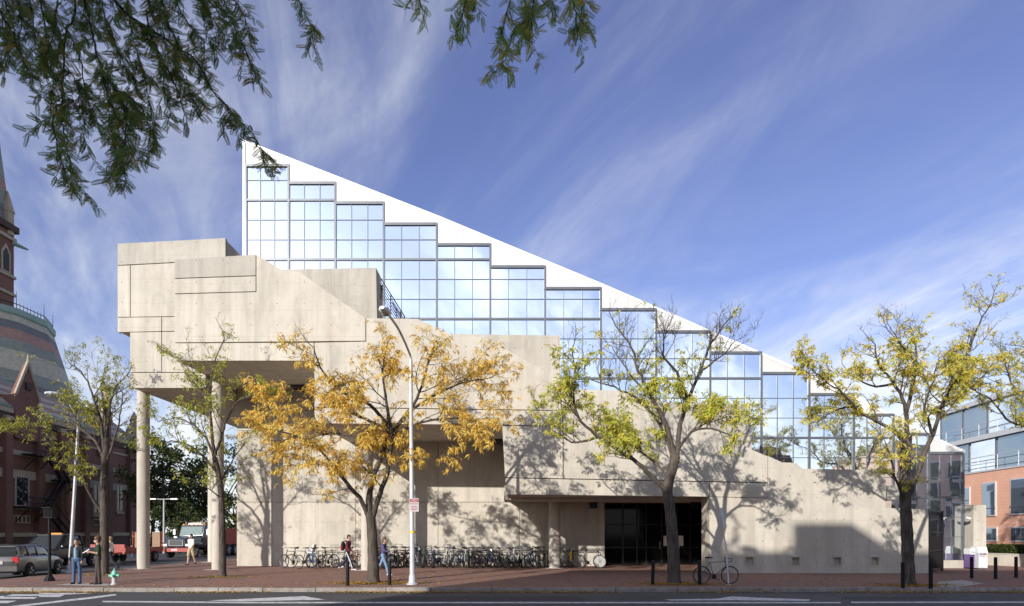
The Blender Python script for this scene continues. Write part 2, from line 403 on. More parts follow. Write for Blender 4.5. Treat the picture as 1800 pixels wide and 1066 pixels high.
# markings
z = RZ + 0.006
def mark(name, pxs): return gpoly(name, pxs, z, M['paint'], ROAD)
mark('lane_line', [(440, 1058.4), (1478, 1058.4), (1478, 1060.8), (440, 1060.8)])
mark('lane_line', [(1496, 1058.0), (1900, 1057.6), (1900, 1060.0), (1496, 1060.4)])
mark('lane_line', [(180, 1056.5), (440, 1058.4), (440, 1060.8), (180, 1058.9)])
mark('stop_line', [(12, 1066.5), (160, 1049.5), (202, 1044.5), (206, 1046.5), (168, 1052), (38, 1066.5)])
for a in ([(-60, 1048), (70, 1048), (60, 1053), (-60, 1053)], [(22, 1045), (115, 1045.6), (104, 1050), (6, 1049)], [(-60, 1056.2), (30, 1056.2), (14, 1060.5), (-60, 1060.5)], [(66, 1042), (165, 1043), (120, 1045.4), (70, 1044.8)]):
    mark('crossing_bar', a)
mark('arrow', [(365, 1056), (462, 1051.5), (535, 1048.2), (557, 1052.0), (572, 1054.6), (480, 1056.4), (420, 1057.4)])
mark('arrow', [(1168, 1054.2), (1262, 1052.6), (1285, 1048.6), (1335, 1051.0), (1424, 1054.0), (1422, 1056.6), (1290, 1055.4), (1180, 1056.0)])
M['patch'] = plain('asphalt_patch', (0.035, 0.035, 0.037), 0.85, 0, 0.2, 4)
gpoly('asphalt_patch', [(690, 1049), (1010, 1048), (1040, 1056), (668, 1056.5)], RZ + 0.004, M['patch'], ROAD)
gpoly('asphalt_patch', [(1480, 1049), (1640, 1049), (1652, 1054), (1478, 1054)], RZ + 0.004, M['patch'], ROAD)
# lawn of the brick hall and its path
lawn = sheet('lawn', [(-37, 30), (-37, 120), (-48, 120), (-70, 30)], 0.02, M['grass'])
# leaf litter in the gutter and round the trees
def leaf_mats(name, cols):
    out = []
    for i, c in enumerate(cols):
        k = NT(name + str(i)); oi = k.noise(k.pos(), 3.0, 3); col = k.ramp(oi, [(0.3, tuple(x*0.75 for x in c)), (0.7, c)])
        k.fin(col, 0.6, 0, 0.3)
        tr = k.n('ShaderNodeBsdfTranslucent'); k.l(col, tr.inputs[0]); mx = k.n('ShaderNodeMixShader'); mx.inputs[0].default_value = 0.38
        k.l(k.b.outputs[0], mx.inputs[1]); k.l(tr.outputs[0], mx.inputs[2]); k.l(mx.outputs[0], k.t.nodes['Material Output'].inputs[0]); out.append(k.m)
    return out
M['litter'] = leaf_mats('fallen_leaf', [(0.62, 0.40, 0.07), (0.50, 0.28, 0.05), (0.30, 0.17, 0.05)])
def litter():
    rnd = random.Random(11); mb = MB()
    def leaf(x, y, z):
        a = rnd.uniform(0, 6.3); L = rnd.uniform(0.025, 0.06); w = L*0.5; c, s = math.cos(a), math.sin(a); t = rnd.uniform(0, 0.03)
        mb.mi = rnd.choice([0, 0, 1, 1, 2]); mb.add([(x-c*L, y-s*L, z), (x+s*w, y-c*w, z+t), (x+c*L, y+s*L, z+t*0.5), (x-s*w, y+c*w, z)], [(0, 1, 2, 3)])
    for _ in range(9000):
        x = rnd.uniform(-19, 22); d = rnd.random()**2.2*0.42
        if math.sin(x*1.1) + math.sin(x*0.37+2) + rnd.uniform(-1.2, 1.2) > -0.2: leaf(x, KY - 0.19 - d, RZ + 0.008)
    for cx, cy, n, r in TREE_PITS:
        for _ in range(n):
            a = rnd.uniform(0, 6.3); q = abs(rnd.gauss(0, 0.55))*r; leaf(cx + q*math.cos(a)*1.7, max(KY+0.05, cy + q*math.sin(a)*0.7), 0.016)
    for _ in range(1800): leaf(rnd.uniform(-20, 22), KY + rnd.random()**2*9, 0.008)
    o = mb.build('fallen_leaves', M['litter']); tag(o, 'yellow fallen leaves in the gutter and around the street trees', 'leaves', kind='stuff')
TREES_BASE = {1: (183, 28.0), 2: (391, 26.8), 3: (656, 23.6), 4: (1185, 23.2), 5: (1598, 22.6)}
TREE_PITS = [((px-CX)/F*y, y - 0.2, n, 1.0) for (px, y), n in zip(TREES_BASE.values(), (200, 300, 1800, 1700, 1100))]
litter()
M['soil'] = plain('tree_pit_soil', (0.16, 0.11, 0.06), 0.95, 0, 0.3, 8)
for px, y in TREES_BASE.values():
    x = (px-CX)/F*y; sheet('tree_pit', [(x-1.1, max(KY+0.04, y-0.8)), (x+1.1, max(KY+0.04, y-0.8)), (x+1.1, y+0.7), (x-1.1, y+0.7)], 0.004, M['soil'], None, PAVE)
# ================================================================ CONCRETE AND GLASS BUILDING
FY = 29.0; AY = 31.5; WY = 35.0; GY = 33.3
BLD = wthing('concrete_building', 'raw concrete building with stepped mirror glass wall under a sloping white roof', 'building', (0, 36, 0))
CM = M['concrete']
def panel(pxs, Y, t=0.2, gap=0.022, name='wall_panel', parent=BLD, mat=None):
    return MB().prism(offset_poly(pix(pxs, Y), gap), Y, Y + t).build(name, mat or CM, parent)
GB = 936 + F*EYE/FY + 0.6     # ground line on the front plane
front = [
 [(306,456),(450,447),(450,485),(306,490)], [(306,490),(450,485),(450,513),(306,517)],
 [(450,447),(495,474),(527,478),(643,559),(643,600),(306,603),(306,517),(450,513)],
 [(306,603),(552,602),(552,635),(307,635)],
 [(552,602),(643,600),(643,559),(735,560),(793,588),(850,592),(985,667),(987,722),(552,716)],
 [(552,716),(987,722),(990,750),(882,748),(552,745)],
 [(882,748),(990,750),(990,842),(887,840)],
 [(985,667),(1000,684),(1097,686),(1126,697),(1175,707),(1260,757),(1324,791),(1350,802),(1350,849),(990,842),(990,750),(987,722)],
 [(887,840),(990,842),(1247,847),(1247,874),(889,870)],
 [(1247,847),(1350,849),(1350,876),(1247,874)]]
for i, p in enumerate(front): panel(p, FY, mat=M['weathered'] if i == 0 else None)
holes = [(1310,1324), (1391,1405), (1465,1479), (1531,1545)]
panel([(1350,802),(1375,813),(1398,814),(1411,824),(1463,825),(1463,980),(1247,980),(1247,874),(1350,876)], FY, gap=0.003)
panel([(1463,825),(1557,827),(1557,893),(1632,896),(1632,980),(1463,980)], FY, gap=0.003)
xs = [1247] + [x for h in holes for x in h] + [1632]
for i in range(0, len(xs), 2): panel([(xs[i],980),(xs[i+1],980),(xs[i+1],994),(xs[i],994)], FY, gap=-0.001)
panel([(1247,994),(1632,994),(1632,GB),(1247,GB)], FY, gap=0.003)
for a, b in holes:
    (x0, z1), (x1, z0) = pix([(a, 980)], FY)[0], pix([(b, 994)], FY)[0]
    mb = MB(); w = 0.05
    mb.box(x0-w, x0, FY-0.03, FY+0.05, z0-w, z1+w).box(x1, x1+w, FY-0.03, FY+0.05, z0-w, z1+w).box(x0, x1, FY-0.028, FY+0.05, z1, z1+w).box(x0, x1, FY-0.028, FY+0.05, z0-w, z0)
    mb.build('vent_surround', M['concrete_plain'], BLD)
outline = [(306,456),(450,447),(495,474),(527,478),(643,559),(735,560),(793,588),(850,592),(985,667),(1000,684),(1097,686),(1126,697),(1175,707),(1260,757),(1324,791),(1375,813),(1398,814),(1411,824),(1557,827),(1557,893),(1632,896),(1632,GB),(1247,GB),(1247,874),(889,870),(882,748),(552,745),(552,635),(307,635)]
MB().prism(offset_poly(pix(outline, FY), 0.06), FY + 0.21, 30.4).build('backing_wall', CM, BLD)
# upper parapet blocks set a little behind the front wall
for p in ([(482,474.5),(661,471),(663,580),(482,590)], [(780,587),(984,590),(986,700),(780,700)], [(1150,706),(1318,710),(1323,822),(1150,822)]):
    MB().prism(pix(p, FY + 0.22), FY + 0.22, FY + 1.1).build('parapet_block', M['weathered'], BLD)
# left block, set back
Ap = [[(206,428),(397,418),(397,457),(206,467)], [(206,467),(229,466),(229,558),(206,558)], [(229,466),(362,459),(362,556),(229,558)],
      [(206,558),(284,557),(284,583),(206,585)], [(284,557),(362,556),(362,582),(284,583)], [(228,584),(284,583),(284,655),(228,655)],
      [(284,583),(362,582),(362,655),(284,655)], [(228,655),(362,655),(362,683),(228,683)]]
for i, p in enumerate(Ap): panel(p, AY, mat=M['weathered'] if i == 0 else None)
MB().prism(offset_poly(pix([(206,428),(397,418),(397,530),(362,530),(362,683),(228,683),(228,585),(206,585)], AY), 0.06), AY + 0.21, 44.0).build('backing_wall', CM, BLD)
def wx(px, Y): return (px - CX) / F * Y
def wz(py, Y): return EYE - (py - HY) / F * Y
XB0, XB1, XD1 = wx(307, FY), wx(552, FY), wx(889, FY)
SZA, SZB, SZD, SZE = wz(683, AY), wz(635, FY), wz(746, FY), wz(872, FY)
MB().box(wx(228, AY)+0.1, -15.42, AY+0.25, 44.1, SZA+0.03, SZA+0.4).build('soffit', M['soffit'], BLD)
MB().box(XB0+0.08, XB1-0.05, FY+0.22, WY+0.1, SZB+0.035, SZB+0.5).build('soffit', M['soffit'], BLD)
MB().box(XB1+0.08, XD1-0.2, FY+0.22, WY+0.1, SZD+0.03, SZD+0.5).build('soffit', M['soffit'], BLD)
MB().box(XD1+0.08, 12.6, FY+0.22, 37.6, SZE+0.04, SZE+0.5).build('soffit', M['soffit'], BLD)
MB().box(XB1+0.06, XD1-0.12, 30.7, WY+0.12, SZD+0.6, SZB-0.1).build('upper_wall', CM, BLD)
MB().box(XD1-0.1, 19.0, 30.65, GY-0.3, SZE+0.6, wz(830, FY)-1.2).build('terrace', CM, BLD)
# recessed ground-floor wall, panel by panel
xsr = [-15.4, wx(478, WY), wx(625, WY), wx(770, WY), wx(913, WY), wx(1063, WY)]; zsr = [0.0, wz(883, WY), wz(757, WY), SZB+0.02]
for i in range(len(xsr)-1):
    for j in range(3):
        g = 0.018 if i not in (0, 2) else 0.015
        MB().prism(offset_poly([(xsr[i], zsr[j]), (xsr[i+1], zsr[j]), (xsr[i+1], zsr[j+1]), (xsr[i], zsr[j+1])], 0.012), WY, WY+0.2).build('wall_panel', CM, BLD)
MB().box(-15.36, wx(1063, WY)-0.04, WY+0.21, 44, 0, SZB+0.4).build('backing_wall', CM, BLD)
MB().box(-15.3, 20, 44.2, 58, 0, SZB+0.4).build('rear_wall', CM, BLD)
MB().box(wx(494-10, WY)+0.0, wx(494-10, WY)+0.34, WY-0.03, WY+0.05, 0.35, 0.75).build('vent_cover', M['soffit'], BLD)
# round columns
def column(px, Y, zt, r=0.29, cap=False):
    x = wx(px, Y)
    mb = MB().lathe([(r+0.005, 0), (r, 0.03), (r, zt*0.45), (r-0.008, zt*0.45+0.006), (r-0.008, zt*0.45+0.022), (r, zt*0.45+0.028), (r, zt)], (x, Y, 0), 28)
    o = mb.build('column', M['concrete_plain'], BLD, True, 30)
    MB().box(x-0.5, x+0.5, Y-0.5, Y+0.5, -0.01, 0.012).build('column_footing', M['walk_concrete'], o)
    if cap: MB().box(x-0.52, x+0.52, Y-0.45, Y+0.45, zt-0.06, zt+0.03).build('cap_plate', M['dark_metal'], o)
column(252, 32.6, SZA+0.1, 0.30); column(383, 32.0, SZB+0.1, 0.29); column(374, 40.0, SZA+0.1, 0.29)
column(645, 31.5, SZD+0.1, 0.29); column(975, 33.3, SZE+0.02, 0.31, True)
# entrance: glazed doors deep in the recess
EY = 37.0; ex0, ex1 = wx(1063, WY)-0.02, wx(1237, EY)
ENT = MB().box(ex0, ex1, EY+0.08, EY+0.14, 0, SZE+0.3).build('entrance_screen', M['black_paint'], BLD)
ex = [ex0, wx(1095, EY), wx(1120, EY), wx(1136, EY), wx(1163, EY), wx(1190, EY), wx(1213, EY), ex1]; ez = [0.06, 1.0, 2.35, SZE+0.04]
for i in range(len(ex)-1):
    for j in range(3):
        MB().box(ex[i]+0.05, ex[i+1]-0.05, EY+0.03, EY+0.05, ez[j]+0.04, ez[j+1]-0.04).build('door_pane', M['door_glass'], ENT)
mb = MB()
for x in ex: mb.box(x-0.05, x+0.05, EY, EY+0.075, 0, SZE+0.04)
for q in ez: mb.box(ex0, ex1, EY+0.005, EY+0.07, q-0.04, q+0.04)
mb.build('door_frame', M['dark_metal'], ENT)
for k in (4, 5): MB().tube([(ex[k]+(0.12 if k == 5 else -0.12), EY-0.05, 0.9), (ex[k]+(0.12 if k == 5 else -0.12), EY-0.05, 1.35)], 0.02, 6).build('door_handle', M['galv'], ENT)
M['paper'] = plain('white_paper', (0.86, 0.86, 0.90), 0.7, 0, 0.03)
for a, b, c, d in ((1166, 1201, 942, 960),): MB().box(wx(a, EY), wx(b, EY), EY-0.03, EY-0.015, wz(d, EY), wz(c, EY)).build('notice_board', M['paper'], ENT)
MB().hull([(wx(1247, FY)+0.0, FY+0.22, 0), (ex1, EY+0.3, 0), (ex1+1, EY+0.3, 0), (wx(1247, FY)+0.9, FY+0.22, 0)],
          [(wx(1247, FY)+0.0, FY+0.22, SZE+0.03), (ex1, EY+0.3, SZE+0.03), (ex1+1, EY+0.3, SZE+0.03), (wx(1247, FY)+0.9, FY+0.22, SZE+0.03)]).build('jamb', CM, BLD)
for px, Y in ((1043, 33.5), (1222, 33.5)):
    x = wx(px, Y); mb = MB().box(x-0.2, x+0.2, Y-0.2, Y+0.2, SZE-0.42, SZE-0.02); mb.box(x-0.06, x+0.06, Y-0.06, Y+0.06, SZE-0.03, SZE+0.06)
    mb.build('soffit_lamp', M['dark_metal'], BLD)
# stair rail between the parapets
def rail():
    t = wthing('stair_railing', 'dark metal stair railing running down beside the concrete parapet to the glass', 'railing', tuple(P(690, 558, 31)))
    Y = 31.2; a0, a1 = P(662, 478, Y), P(712, 558, Y); dz = 0.17
    for i in range(6):
        d = Vector((0, 0, -dz*i)); MB().tube([a0+d, a1+d], 0.028 if i == 0 else 0.016, 6).build('rail', M['dark_metal'], t)
    for f in (0.15, 0.5, 0.85, 0.98):
        q = a0.lerp(a1, f); MB().tube([q, q - Vector((0, 0, 1.05))], 0.024, 6).build('post', M['dark_metal'], t)
rail()
# ---- the stepped mirror-glass wall
bx = [433,508,590,675,768,862,958,1056,1153,1248,1338,1422,1500,1570,1632,1692]
tops = [292,323,358,395,431,470,508,545,584,621,657,694,730,764,797]
bots = [492,502,502,596,610,615,707,712,727,830,838,846,900,985,985]
roofl = [(427,246),(770,380),(1060,500),(1420,656),(1570,731),(1640,768),(1695,792)]
def roof_y(x):
    for (a, b), (c, d) in zip(roofl, roofl[1:]):
        if x <= c: return b + (d-b)*(x-a)/(c-a)
    return roofl[-1][1]
PANE = MB().box(-0.5, 0.5, -0.012, 0.012, -0.5, 0.5).data('window_pane', M['mirror'])
rnd = random.Random(5)
for i in range(15):
    x0, x1, t, b = bx[i], bx[i+1], tops[i], bots[i]
    X0, X1, ZT, ZB = wx(x0, GY), wx(x1, GY), wz(t, GY), wz(b, GY)
    rows = [457 + 34.8*k for k in range(0-6, 17)]
    ys = [t] + [y for y in rows if t + 17 < y < b - 8] + [b]
    mb = MB()
    mb.box(X0-0.05, X0+0.05, GY-0.09, GY+0.05, ZB, ZT-0.07) if i else mb.box(X0-0.04, X0+0.05, GY-0.09, GY+0.05, ZB, ZT-0.07)
    if i < 14: mb.box(X1-0.052, X1+0.03, GY-0.092, GY+0.06, wz(tops[i+1], GY)-0.02, ZT+0.06)
    else: mb.box(X1-0.05, X1+0.05, GY-0.092, GY+0.06, ZB, ZT)
    mb.box(X0-0.02, X1-0.055, GY-0.095, GY+0.05, ZT-0.07, ZT+0.07)
    xc = [X0 + (X1-X0)*k/3 for k in range(4)]
    for k in (1, 2): mb.box(xc[k]-0.016, xc[k]+0.016, GY-0.05, GY+0.03, ZB, ZT-0.07)
    for y in ys[1:-1]:
        kk = round((y-457)/34.8); h = 0.055 if kk % 3 == 0 else 0.015
        z_ = wz(y, GY); mb.box(X0+0.05, X1-0.05, GY-(0.075 if kk % 3 == 0 else 0.048), GY+0.031, z_-h, z_+h)
    fr = mb.build('window_frame', M['mullion'], BLD)
    for k in range(3):
        for y0, y1 in zip(ys, ys[1:]):
            za, zb = wz(y0, GY), wz(y1, GY); o = inst('window_pane', PANE, fr, ((xc[k]+xc[k+1])/2, GY, (za+zb)/2))
            o.scale = (xc[k+1]-xc[k]-0.03, 1, za-zb-0.03); o.rotation_euler = (R(rnd.gauss(0, 0.16)), 0, R(rnd.gauss(0, 0.16)))
    # white gable panel above the bay
    pl = [(x0, t), (x1, t), (x1, roof_y(x1)+1), (x0, roof_y(x0)+1)]
    for q in range(2):
        xa, xb = x0 + (x1-x0)*q/2, x0 + (x1-x0)*(q+1)/2; pl = [(xa, t), (xb, t), (xb, roof_y(xb)+1), (xa, roof_y(xa)+1)]
        MB().prism(offset_poly(pix(pl, GY), 0.004), GY-0.04, GY+0.12).build('gable_panel', M['white_panel'], BLD)
MB().prism(pix([(427, 247), (432, 249), (432, 500), (427, 500)], GY), GY-0.06, GY+0.3).build('corner_trim', M['white_panel'], BLD)
rp = pix(roofl, GY)
MB().prism(rp + [(x, z-0.16) for x, z in rp[::-1]], GY-0.07, GY+0.2).build('roof_edge', M['white_edge'], BLD)
rpi = [(x, z-0.05) for x, z in rp]
MB().prism(rpi + [(x, z-0.5) for x, z in rpi[::-1]], GY+0.21, 60).build('roof', M['white_panel'], BLD)
MB().prism([(x, z-0.6) for x, z in rpi][::-1] + [(rpi[0][0]+0.2, 10.4), (rpi[-1][0]-0.2, 0.2)], GY+0.45, 59.5).build('interior_wall', M['asphalt_grey'], BLD)
MB().box(wx(1558, GY), wx(1692, GY)+0.1, GY-0.16, GY+0.4, 0, wz(985, GY)).build('plinth', CM, BLD)
MB().box(wx(1692, GY)+0.06, wx(1716, GY), GY-0.7, GY+4, 0, wz(889, GY)).build('end_wall', CM, BLD)
# metal gate between the front wall and the glass end
def gate():
    x0, y0 = wx(1634, FY), FY+0.15; x1, y1 = wx(1656, 31.2), 31.2; t = wthing('metal_gate', 'tall dark metal bar gate at the right end of the concrete wall', 'gate', (x0, y0, 0))
    a, b = Vector((x0, y0, 0)), Vector((x1, y1, 0)); zt = wz(897, 30)
    for f in (0, 1): q = a.lerp(b, f); MB().cbox(q + Vector((0, 0, zt/2)), (0.09, 0.09, zt)).build('post', M['dark_metal'], t)
    for i in range(1, 14): q = a.lerp(b, i/14); MB().tube([q + Vector((0, 0, 0.08)), q + Vector((0, 0, zt-0.05))], 0.016, 5).build('bar', M['dark_metal'], t)
    for z_ in (0.12, 1.0, 1.9, zt-0.05): MB().tube([a + Vector((0, 0, z_)), b + Vector((0, 0, z_))], 0.028, 5).build('rail', M['dark_metal'], t)
    mb = MB(); mb.hull([a + Vector((0.0, 0.03, 0.15)), b + Vector((0, 0.03, 0.15)), b + Vector((0, 0.03, 1.7)), a + Vector((0, 0.03, 1.7))], [a + Vector((0.02, 0.045, 0.15)), b + Vector((0.02, 0.045, 0.15)), b + Vector((0.02, 0.045, 1.7)), a + Vector((0.02, 0.045, 1.7))]).build('mesh_panel', plain('rusty_mesh', (0.07, 0.055, 0.05), 0.7), t)
gate()
cam_o = thing('security_camera', 'small white security camera on the concrete block at the glass end', 'camera', tuple(P(1699, 909, GY-0.76)))
MB().tube([(0, 0.06, 0), (0, -0.08, 0)], 0.03, 8).build('bracket', M['galv'], cam_o); MB().tube([(-0.1, -0.08, -0.05), (0.12, -0.12, -0.1)], 0.07, 10).build('housing', M['white_panel'], cam_o)
# ---- the houses across the street, behind the camera (they shade the ground and show in the glass)
def brick_wall_mat(name, c1, c2, mort, w=0.24, h=0.08):
    k = NT(name); p = k.pos(); sp = k.n('ShaderNodeSeparateXYZ'); k.l(p, sp.inputs[0]); cb = k.n('ShaderNodeCombineXYZ')
    k.l(k.math('ADD', sp.outputs['X'], sp.outputs['Y']), cb.inputs[0]); k.l(sp.outputs['Z'], cb.inputs[1])
    b = k.n('ShaderNodeTexBrick'); k.l(cb.outputs[0], b.inputs['Vector']); b.inputs['Scale'].default_value = 1
    b.inputs['Brick Width'].default_value = w; b.inputs['Row Height'].default_value = h; b.inputs['Mortar Size'].default_value = 0.008
    for s, c in (('Color1', c1), ('Color2', c2), ('Mortar', mort)): b.inputs[s].default_value = (*c, 1)
    n = k.noise(p, 0.5, 5, 0.6); c = k.mix(k.rng(n, 0.35, 0.7, 0, 0.45), b.outputs['Color'], tuple(x*0.7 for x in c2)); return k.fin(c, 0.85)
M['dark_brick'] = brick_wall_mat('dark_brick', (0.10, 0.06, 0.05), (0.07, 0.04, 0.035), (0.1, 0.09, 0.08))
M['tan_brick'] = brick_wall_mat('tan_brick', (0.80, 0.54, 0.40), (0.72, 0.47, 0.34), (0.62, 0.5, 0.42))
HY0 = -10.0
hx0 = -22.9; hz = 17.3
def block(name, label, x0, x1, h, wins, mat, y0=HY0, deep=14):
    t = wthing(name, label, 'building', ((x0+x1)/2, y0, 0))
    w = MB().box(x0, x1, y0-deep, y0, RZ, h).build('wall', mat, t)
    MB().box(x0-0.15, x1+0.15, y0-deep, y0+0.18, h-0.5, h+0.02).build('cornice', M['concrete_plain'], t)
    nx, nz, ww, wh = wins
    for i in range(nx):
        for j in range(nz):
            cx = x0 + (i+0.5)*(x1-x0)/nx; cz = 2.4 + j*(h-3.2)/nz
            f = MB().box(cx-ww/2-0.1, cx+ww/2+0.1, y0-0.02, y0+0.05, cz-wh/2-0.1, cz+wh/2+0.1).build('window_frame', M['white_panel'], t)
            MB().box(cx-ww/2, cx+ww/2, y0+0.03, y0+0.07, cz-wh/2, cz+wh/2).build('pane', M['dark_glass'], f)
    return t
b1 = block('brick_block', 'tall tan brick block across the street shading the pavement', hx0, 6, hz, (7, 5, 1.3, 1.8), M['tan_brick'])
MB().prism([(-11.9, hz), (-8.2, hz), (-9.2, hz+1.45), (-11.9, hz+1.45)], HY0-5, HY0-0.1).build('roof_house', M['dark_brick'], b1)
b2 = block('tan_brick_house', 'tan brick house with rows of windows, mirrored in the glass end of the concrete building', 47, 62, 12.6, (5, 4, 1.6, 1.9), M['tan_brick'])
b3 = block('stepped_brick_house', 'dark brick house with stepped gable, mirrored in the glass wall', 29, 37, 9.5, (4, 3, 1.1, 1.6), M['dark_brick'], y0=-12)
MB().prism([(30.5, 9.5), (35.8, 9.5), (35.8, 10.6), (34.9, 10.6), (34.9, 11.6), (33.8, 11.6), (33.8, 12.6), (31.8, 12.6), (31.8, 11.6), (30.5, 11.6)], -14, -12.1).build('stepped_gable', M['dark_brick'], b3)
# ================================================================ TREES
def bark_mat(name, a, b):
    k = NT(name); p = k.obj(); n = k.noise(k.map(p, (9, 9, 1.2)), 1.5, 6, 0.7, 0.3); f = k.noise(p, 2.0, 4, 0.6)
    c = k.ramp(n, [(0.35, a), (0.68, b)]); c = k.mix(k.rng(f, 0.4, 0.7, 0, 0.4), c, tuple(x*1.25 for x in b)); k.bump(n, 0.9, 0.04); return k.fin(c, 0.9, 0, 0.2)
M['bark'] = bark_mat('bark', (0.030, 0.025, 0.021), (0.13, 0.108, 0.088))
M['bark_dark'] = bark_mat('dark_bark', (0.030, 0.024, 0.020), (0.10, 0.082, 0.066))
M['leaf_orange'] = leaf_mats('orange_leaf', [(0.90, 0.60, 0.11), (0.93, 0.68, 0.15), (0.80, 0.46, 0.07), (0.92, 0.74, 0.22)])
M['leaf_yg'] = leaf_mats('yellow_green_leaf', [(0.66, 0.68, 0.10), (0.48, 0.58, 0.09), (0.80, 0.70, 0.11), (0.38, 0.50, 0.08)])
M['leaf_yellow'] = leaf_mats('yellow_leaf', [(0.86, 0.68, 0.11), (0.74, 0.66, 0.11), (0.56, 0.60, 0.09), (0.84, 0.58, 0.09)])
M['leaf_olive'] = leaf_mats('olive_leaf', [(0.38, 0.40, 0.06), (0.50, 0.46, 0.075), (0.28, 0.34, 0.055), (0.58, 0.49, 0.085)])
M['leaf_green'] = leaf_mats('green_leaf', [(0.06, 0.095, 0.025), (0.085, 0.115, 0.03), (0.04, 0.07, 0.022), (0.11, 0.11, 0.035)])
def smooth_path(pts, step):
    # Catmull-Rom through the points
    out = []; n = len(pts)
    for i in range(n-1):
        p0, p1, p2, p3 = pts[max(0, i-1)], pts[i], pts[i+1], pts[min(n-1, i+2)]
        m = max(2, int((p2-p1).length/step))
        for k in range(m):
            t = k/m; out.append(0.5*((2*p1) + (p2-p0)*t + (2*p0-5*p1+4*p2-p3)*t*t + (3*p1-p0-3*p2+p3)*t*t*t))
    out.append(pts[-1].copy()); return out
class Tree:
    def __init__(s, seed): s.r = random.Random(seed); s.wood = MB(); s.twig = MB(); s.sites = []
    def wob(s, p, a): return p + Vector((s.r.gauss(0, a), s.r.gauss(0, a), s.r.gauss(0, a)))
    def limb(s, pts, r0, r1, lvl=0, sub=True, n=9, kids=1.0):
        path = smooth_path(pts, 0.22); path = [path[0]] + [s.wob(p, 0.016) for p in path[1:]]
        L = len(path); rad = [r0 + (r1-r0)*(i/(L-1))**0.85 for i in range(L)]
        s.wood.tube(path, rad, n)
        if sub:
            tot = sum((b-a).length for a, b in zip(path, path[1:])); m = max(3, int(tot*2.6*kids))
            for k in range(m):
                f = s.r.uniform(0.22, 1.0)**0.85; i = min(L-2, int(f*(L-1))); t = (path[i+1]-path[i]).normalized()
                s.branch(path[i], t, rad[i]*0.5, s.r.uniform(0.8, 2.0)*(1.2-0.35*f)*s.bl, 1)
            s.branch(path[-1], (path[-1]-path[-2]).normalized(), r1, 1.2*s.bl, 1)
    def branch(s, p, t, r, L, lvl):
        # spread away from the parent axis, flattened a little and turned up at the end
        a = Vector((s.r.gauss(0, 1), s.r.gauss(0, 1), s.r.gauss(0.25, 0.6))); a = a - t*a.dot(t)
        a = a.normalized() if a.length > 1e-3 else t.orthogonal().normalized()
        d = (t*s.r.uniform(0.45, 0.9) + a*s.r.uniform(0.5, 1.0) + Vector((0, 0, s.up))).normalized()
        n = 6 if lvl == 1 else 4; pts = [p.copy()]; q = p.copy(); cur = Vector((s.r.gauss(0, 1), s.r.gauss(0, 1), s.r.gauss(0, 0.7)))*0.16
        for i in range(n):
            d = (d + cur*0.5 + Vector((s.r.gauss(0, 0.16), s.r.gauss(0, 0.16), s.r.gauss(s.lift, 0.13)))).normalized(); q = q + d*(L/n); pts.append(q.copy())
        r = min(r, 0.024 if lvl == 1 else 0.010 if lvl == 2 else 0.006); r = max(r, 0.011 if lvl == 1 else 0.0065 if lvl == 2 else 0.0048)
        rad = [r*(1-0.72*i/n) for i in range(n+1)]
        (s.wood if lvl == 1 else s.twig).tube(pts, rad, 6 if lvl == 1 else 3, False)
        if lvl < 3:
            m = int(L*(4.2 if lvl == 1 else 5.0)*s.dens) + 1
            for _ in range(m):
                f = s.r.uniform(0.2, 1.0); i = min(n-1, int(f*n)); u = f*n-i; pp = pts[i].lerp(pts[i+1], u); tt = (pts[i+1]-pts[i]).normalized()
                s.branch(pp, tt, rad[i]*0.6, L*s.r.uniform(0.28, 0.55), lvl+1)
        if lvl >= 2:
            for f in ((0.35, 0.7, 1.0) if lvl == 2 else (0.5, 1.0)): s.sites.append((pts[min(n, int(f*n))], d.copy(), lvl))
def leaf_frond(mb, p, d, rnd, L, w, nm, droop=0.9):
    # a drooping compound leaf: rachis strip bent downward, two quads
    s = d.cross(Vector((rnd.gauss(0, 1), rnd.gauss(0, 1), rnd.gauss(0, 1))))
    s = s.normalized()*w if s.length > 1e-4 else Vector((w, 0, 0))
    p1 = p + d*L*0.5; d2 = (d + Vector((0, 0, -droop))).normalized(); p2 = p1 + d2*L*0.5
    mb.mi = rnd.randrange(nm); mb.add([p - s*0.3, p + s*0.3, p1 + s, p1 - s, p2 + s*0.25, p2 - s*0.25], [(0, 1, 2, 3), (3, 2, 4, 5)])
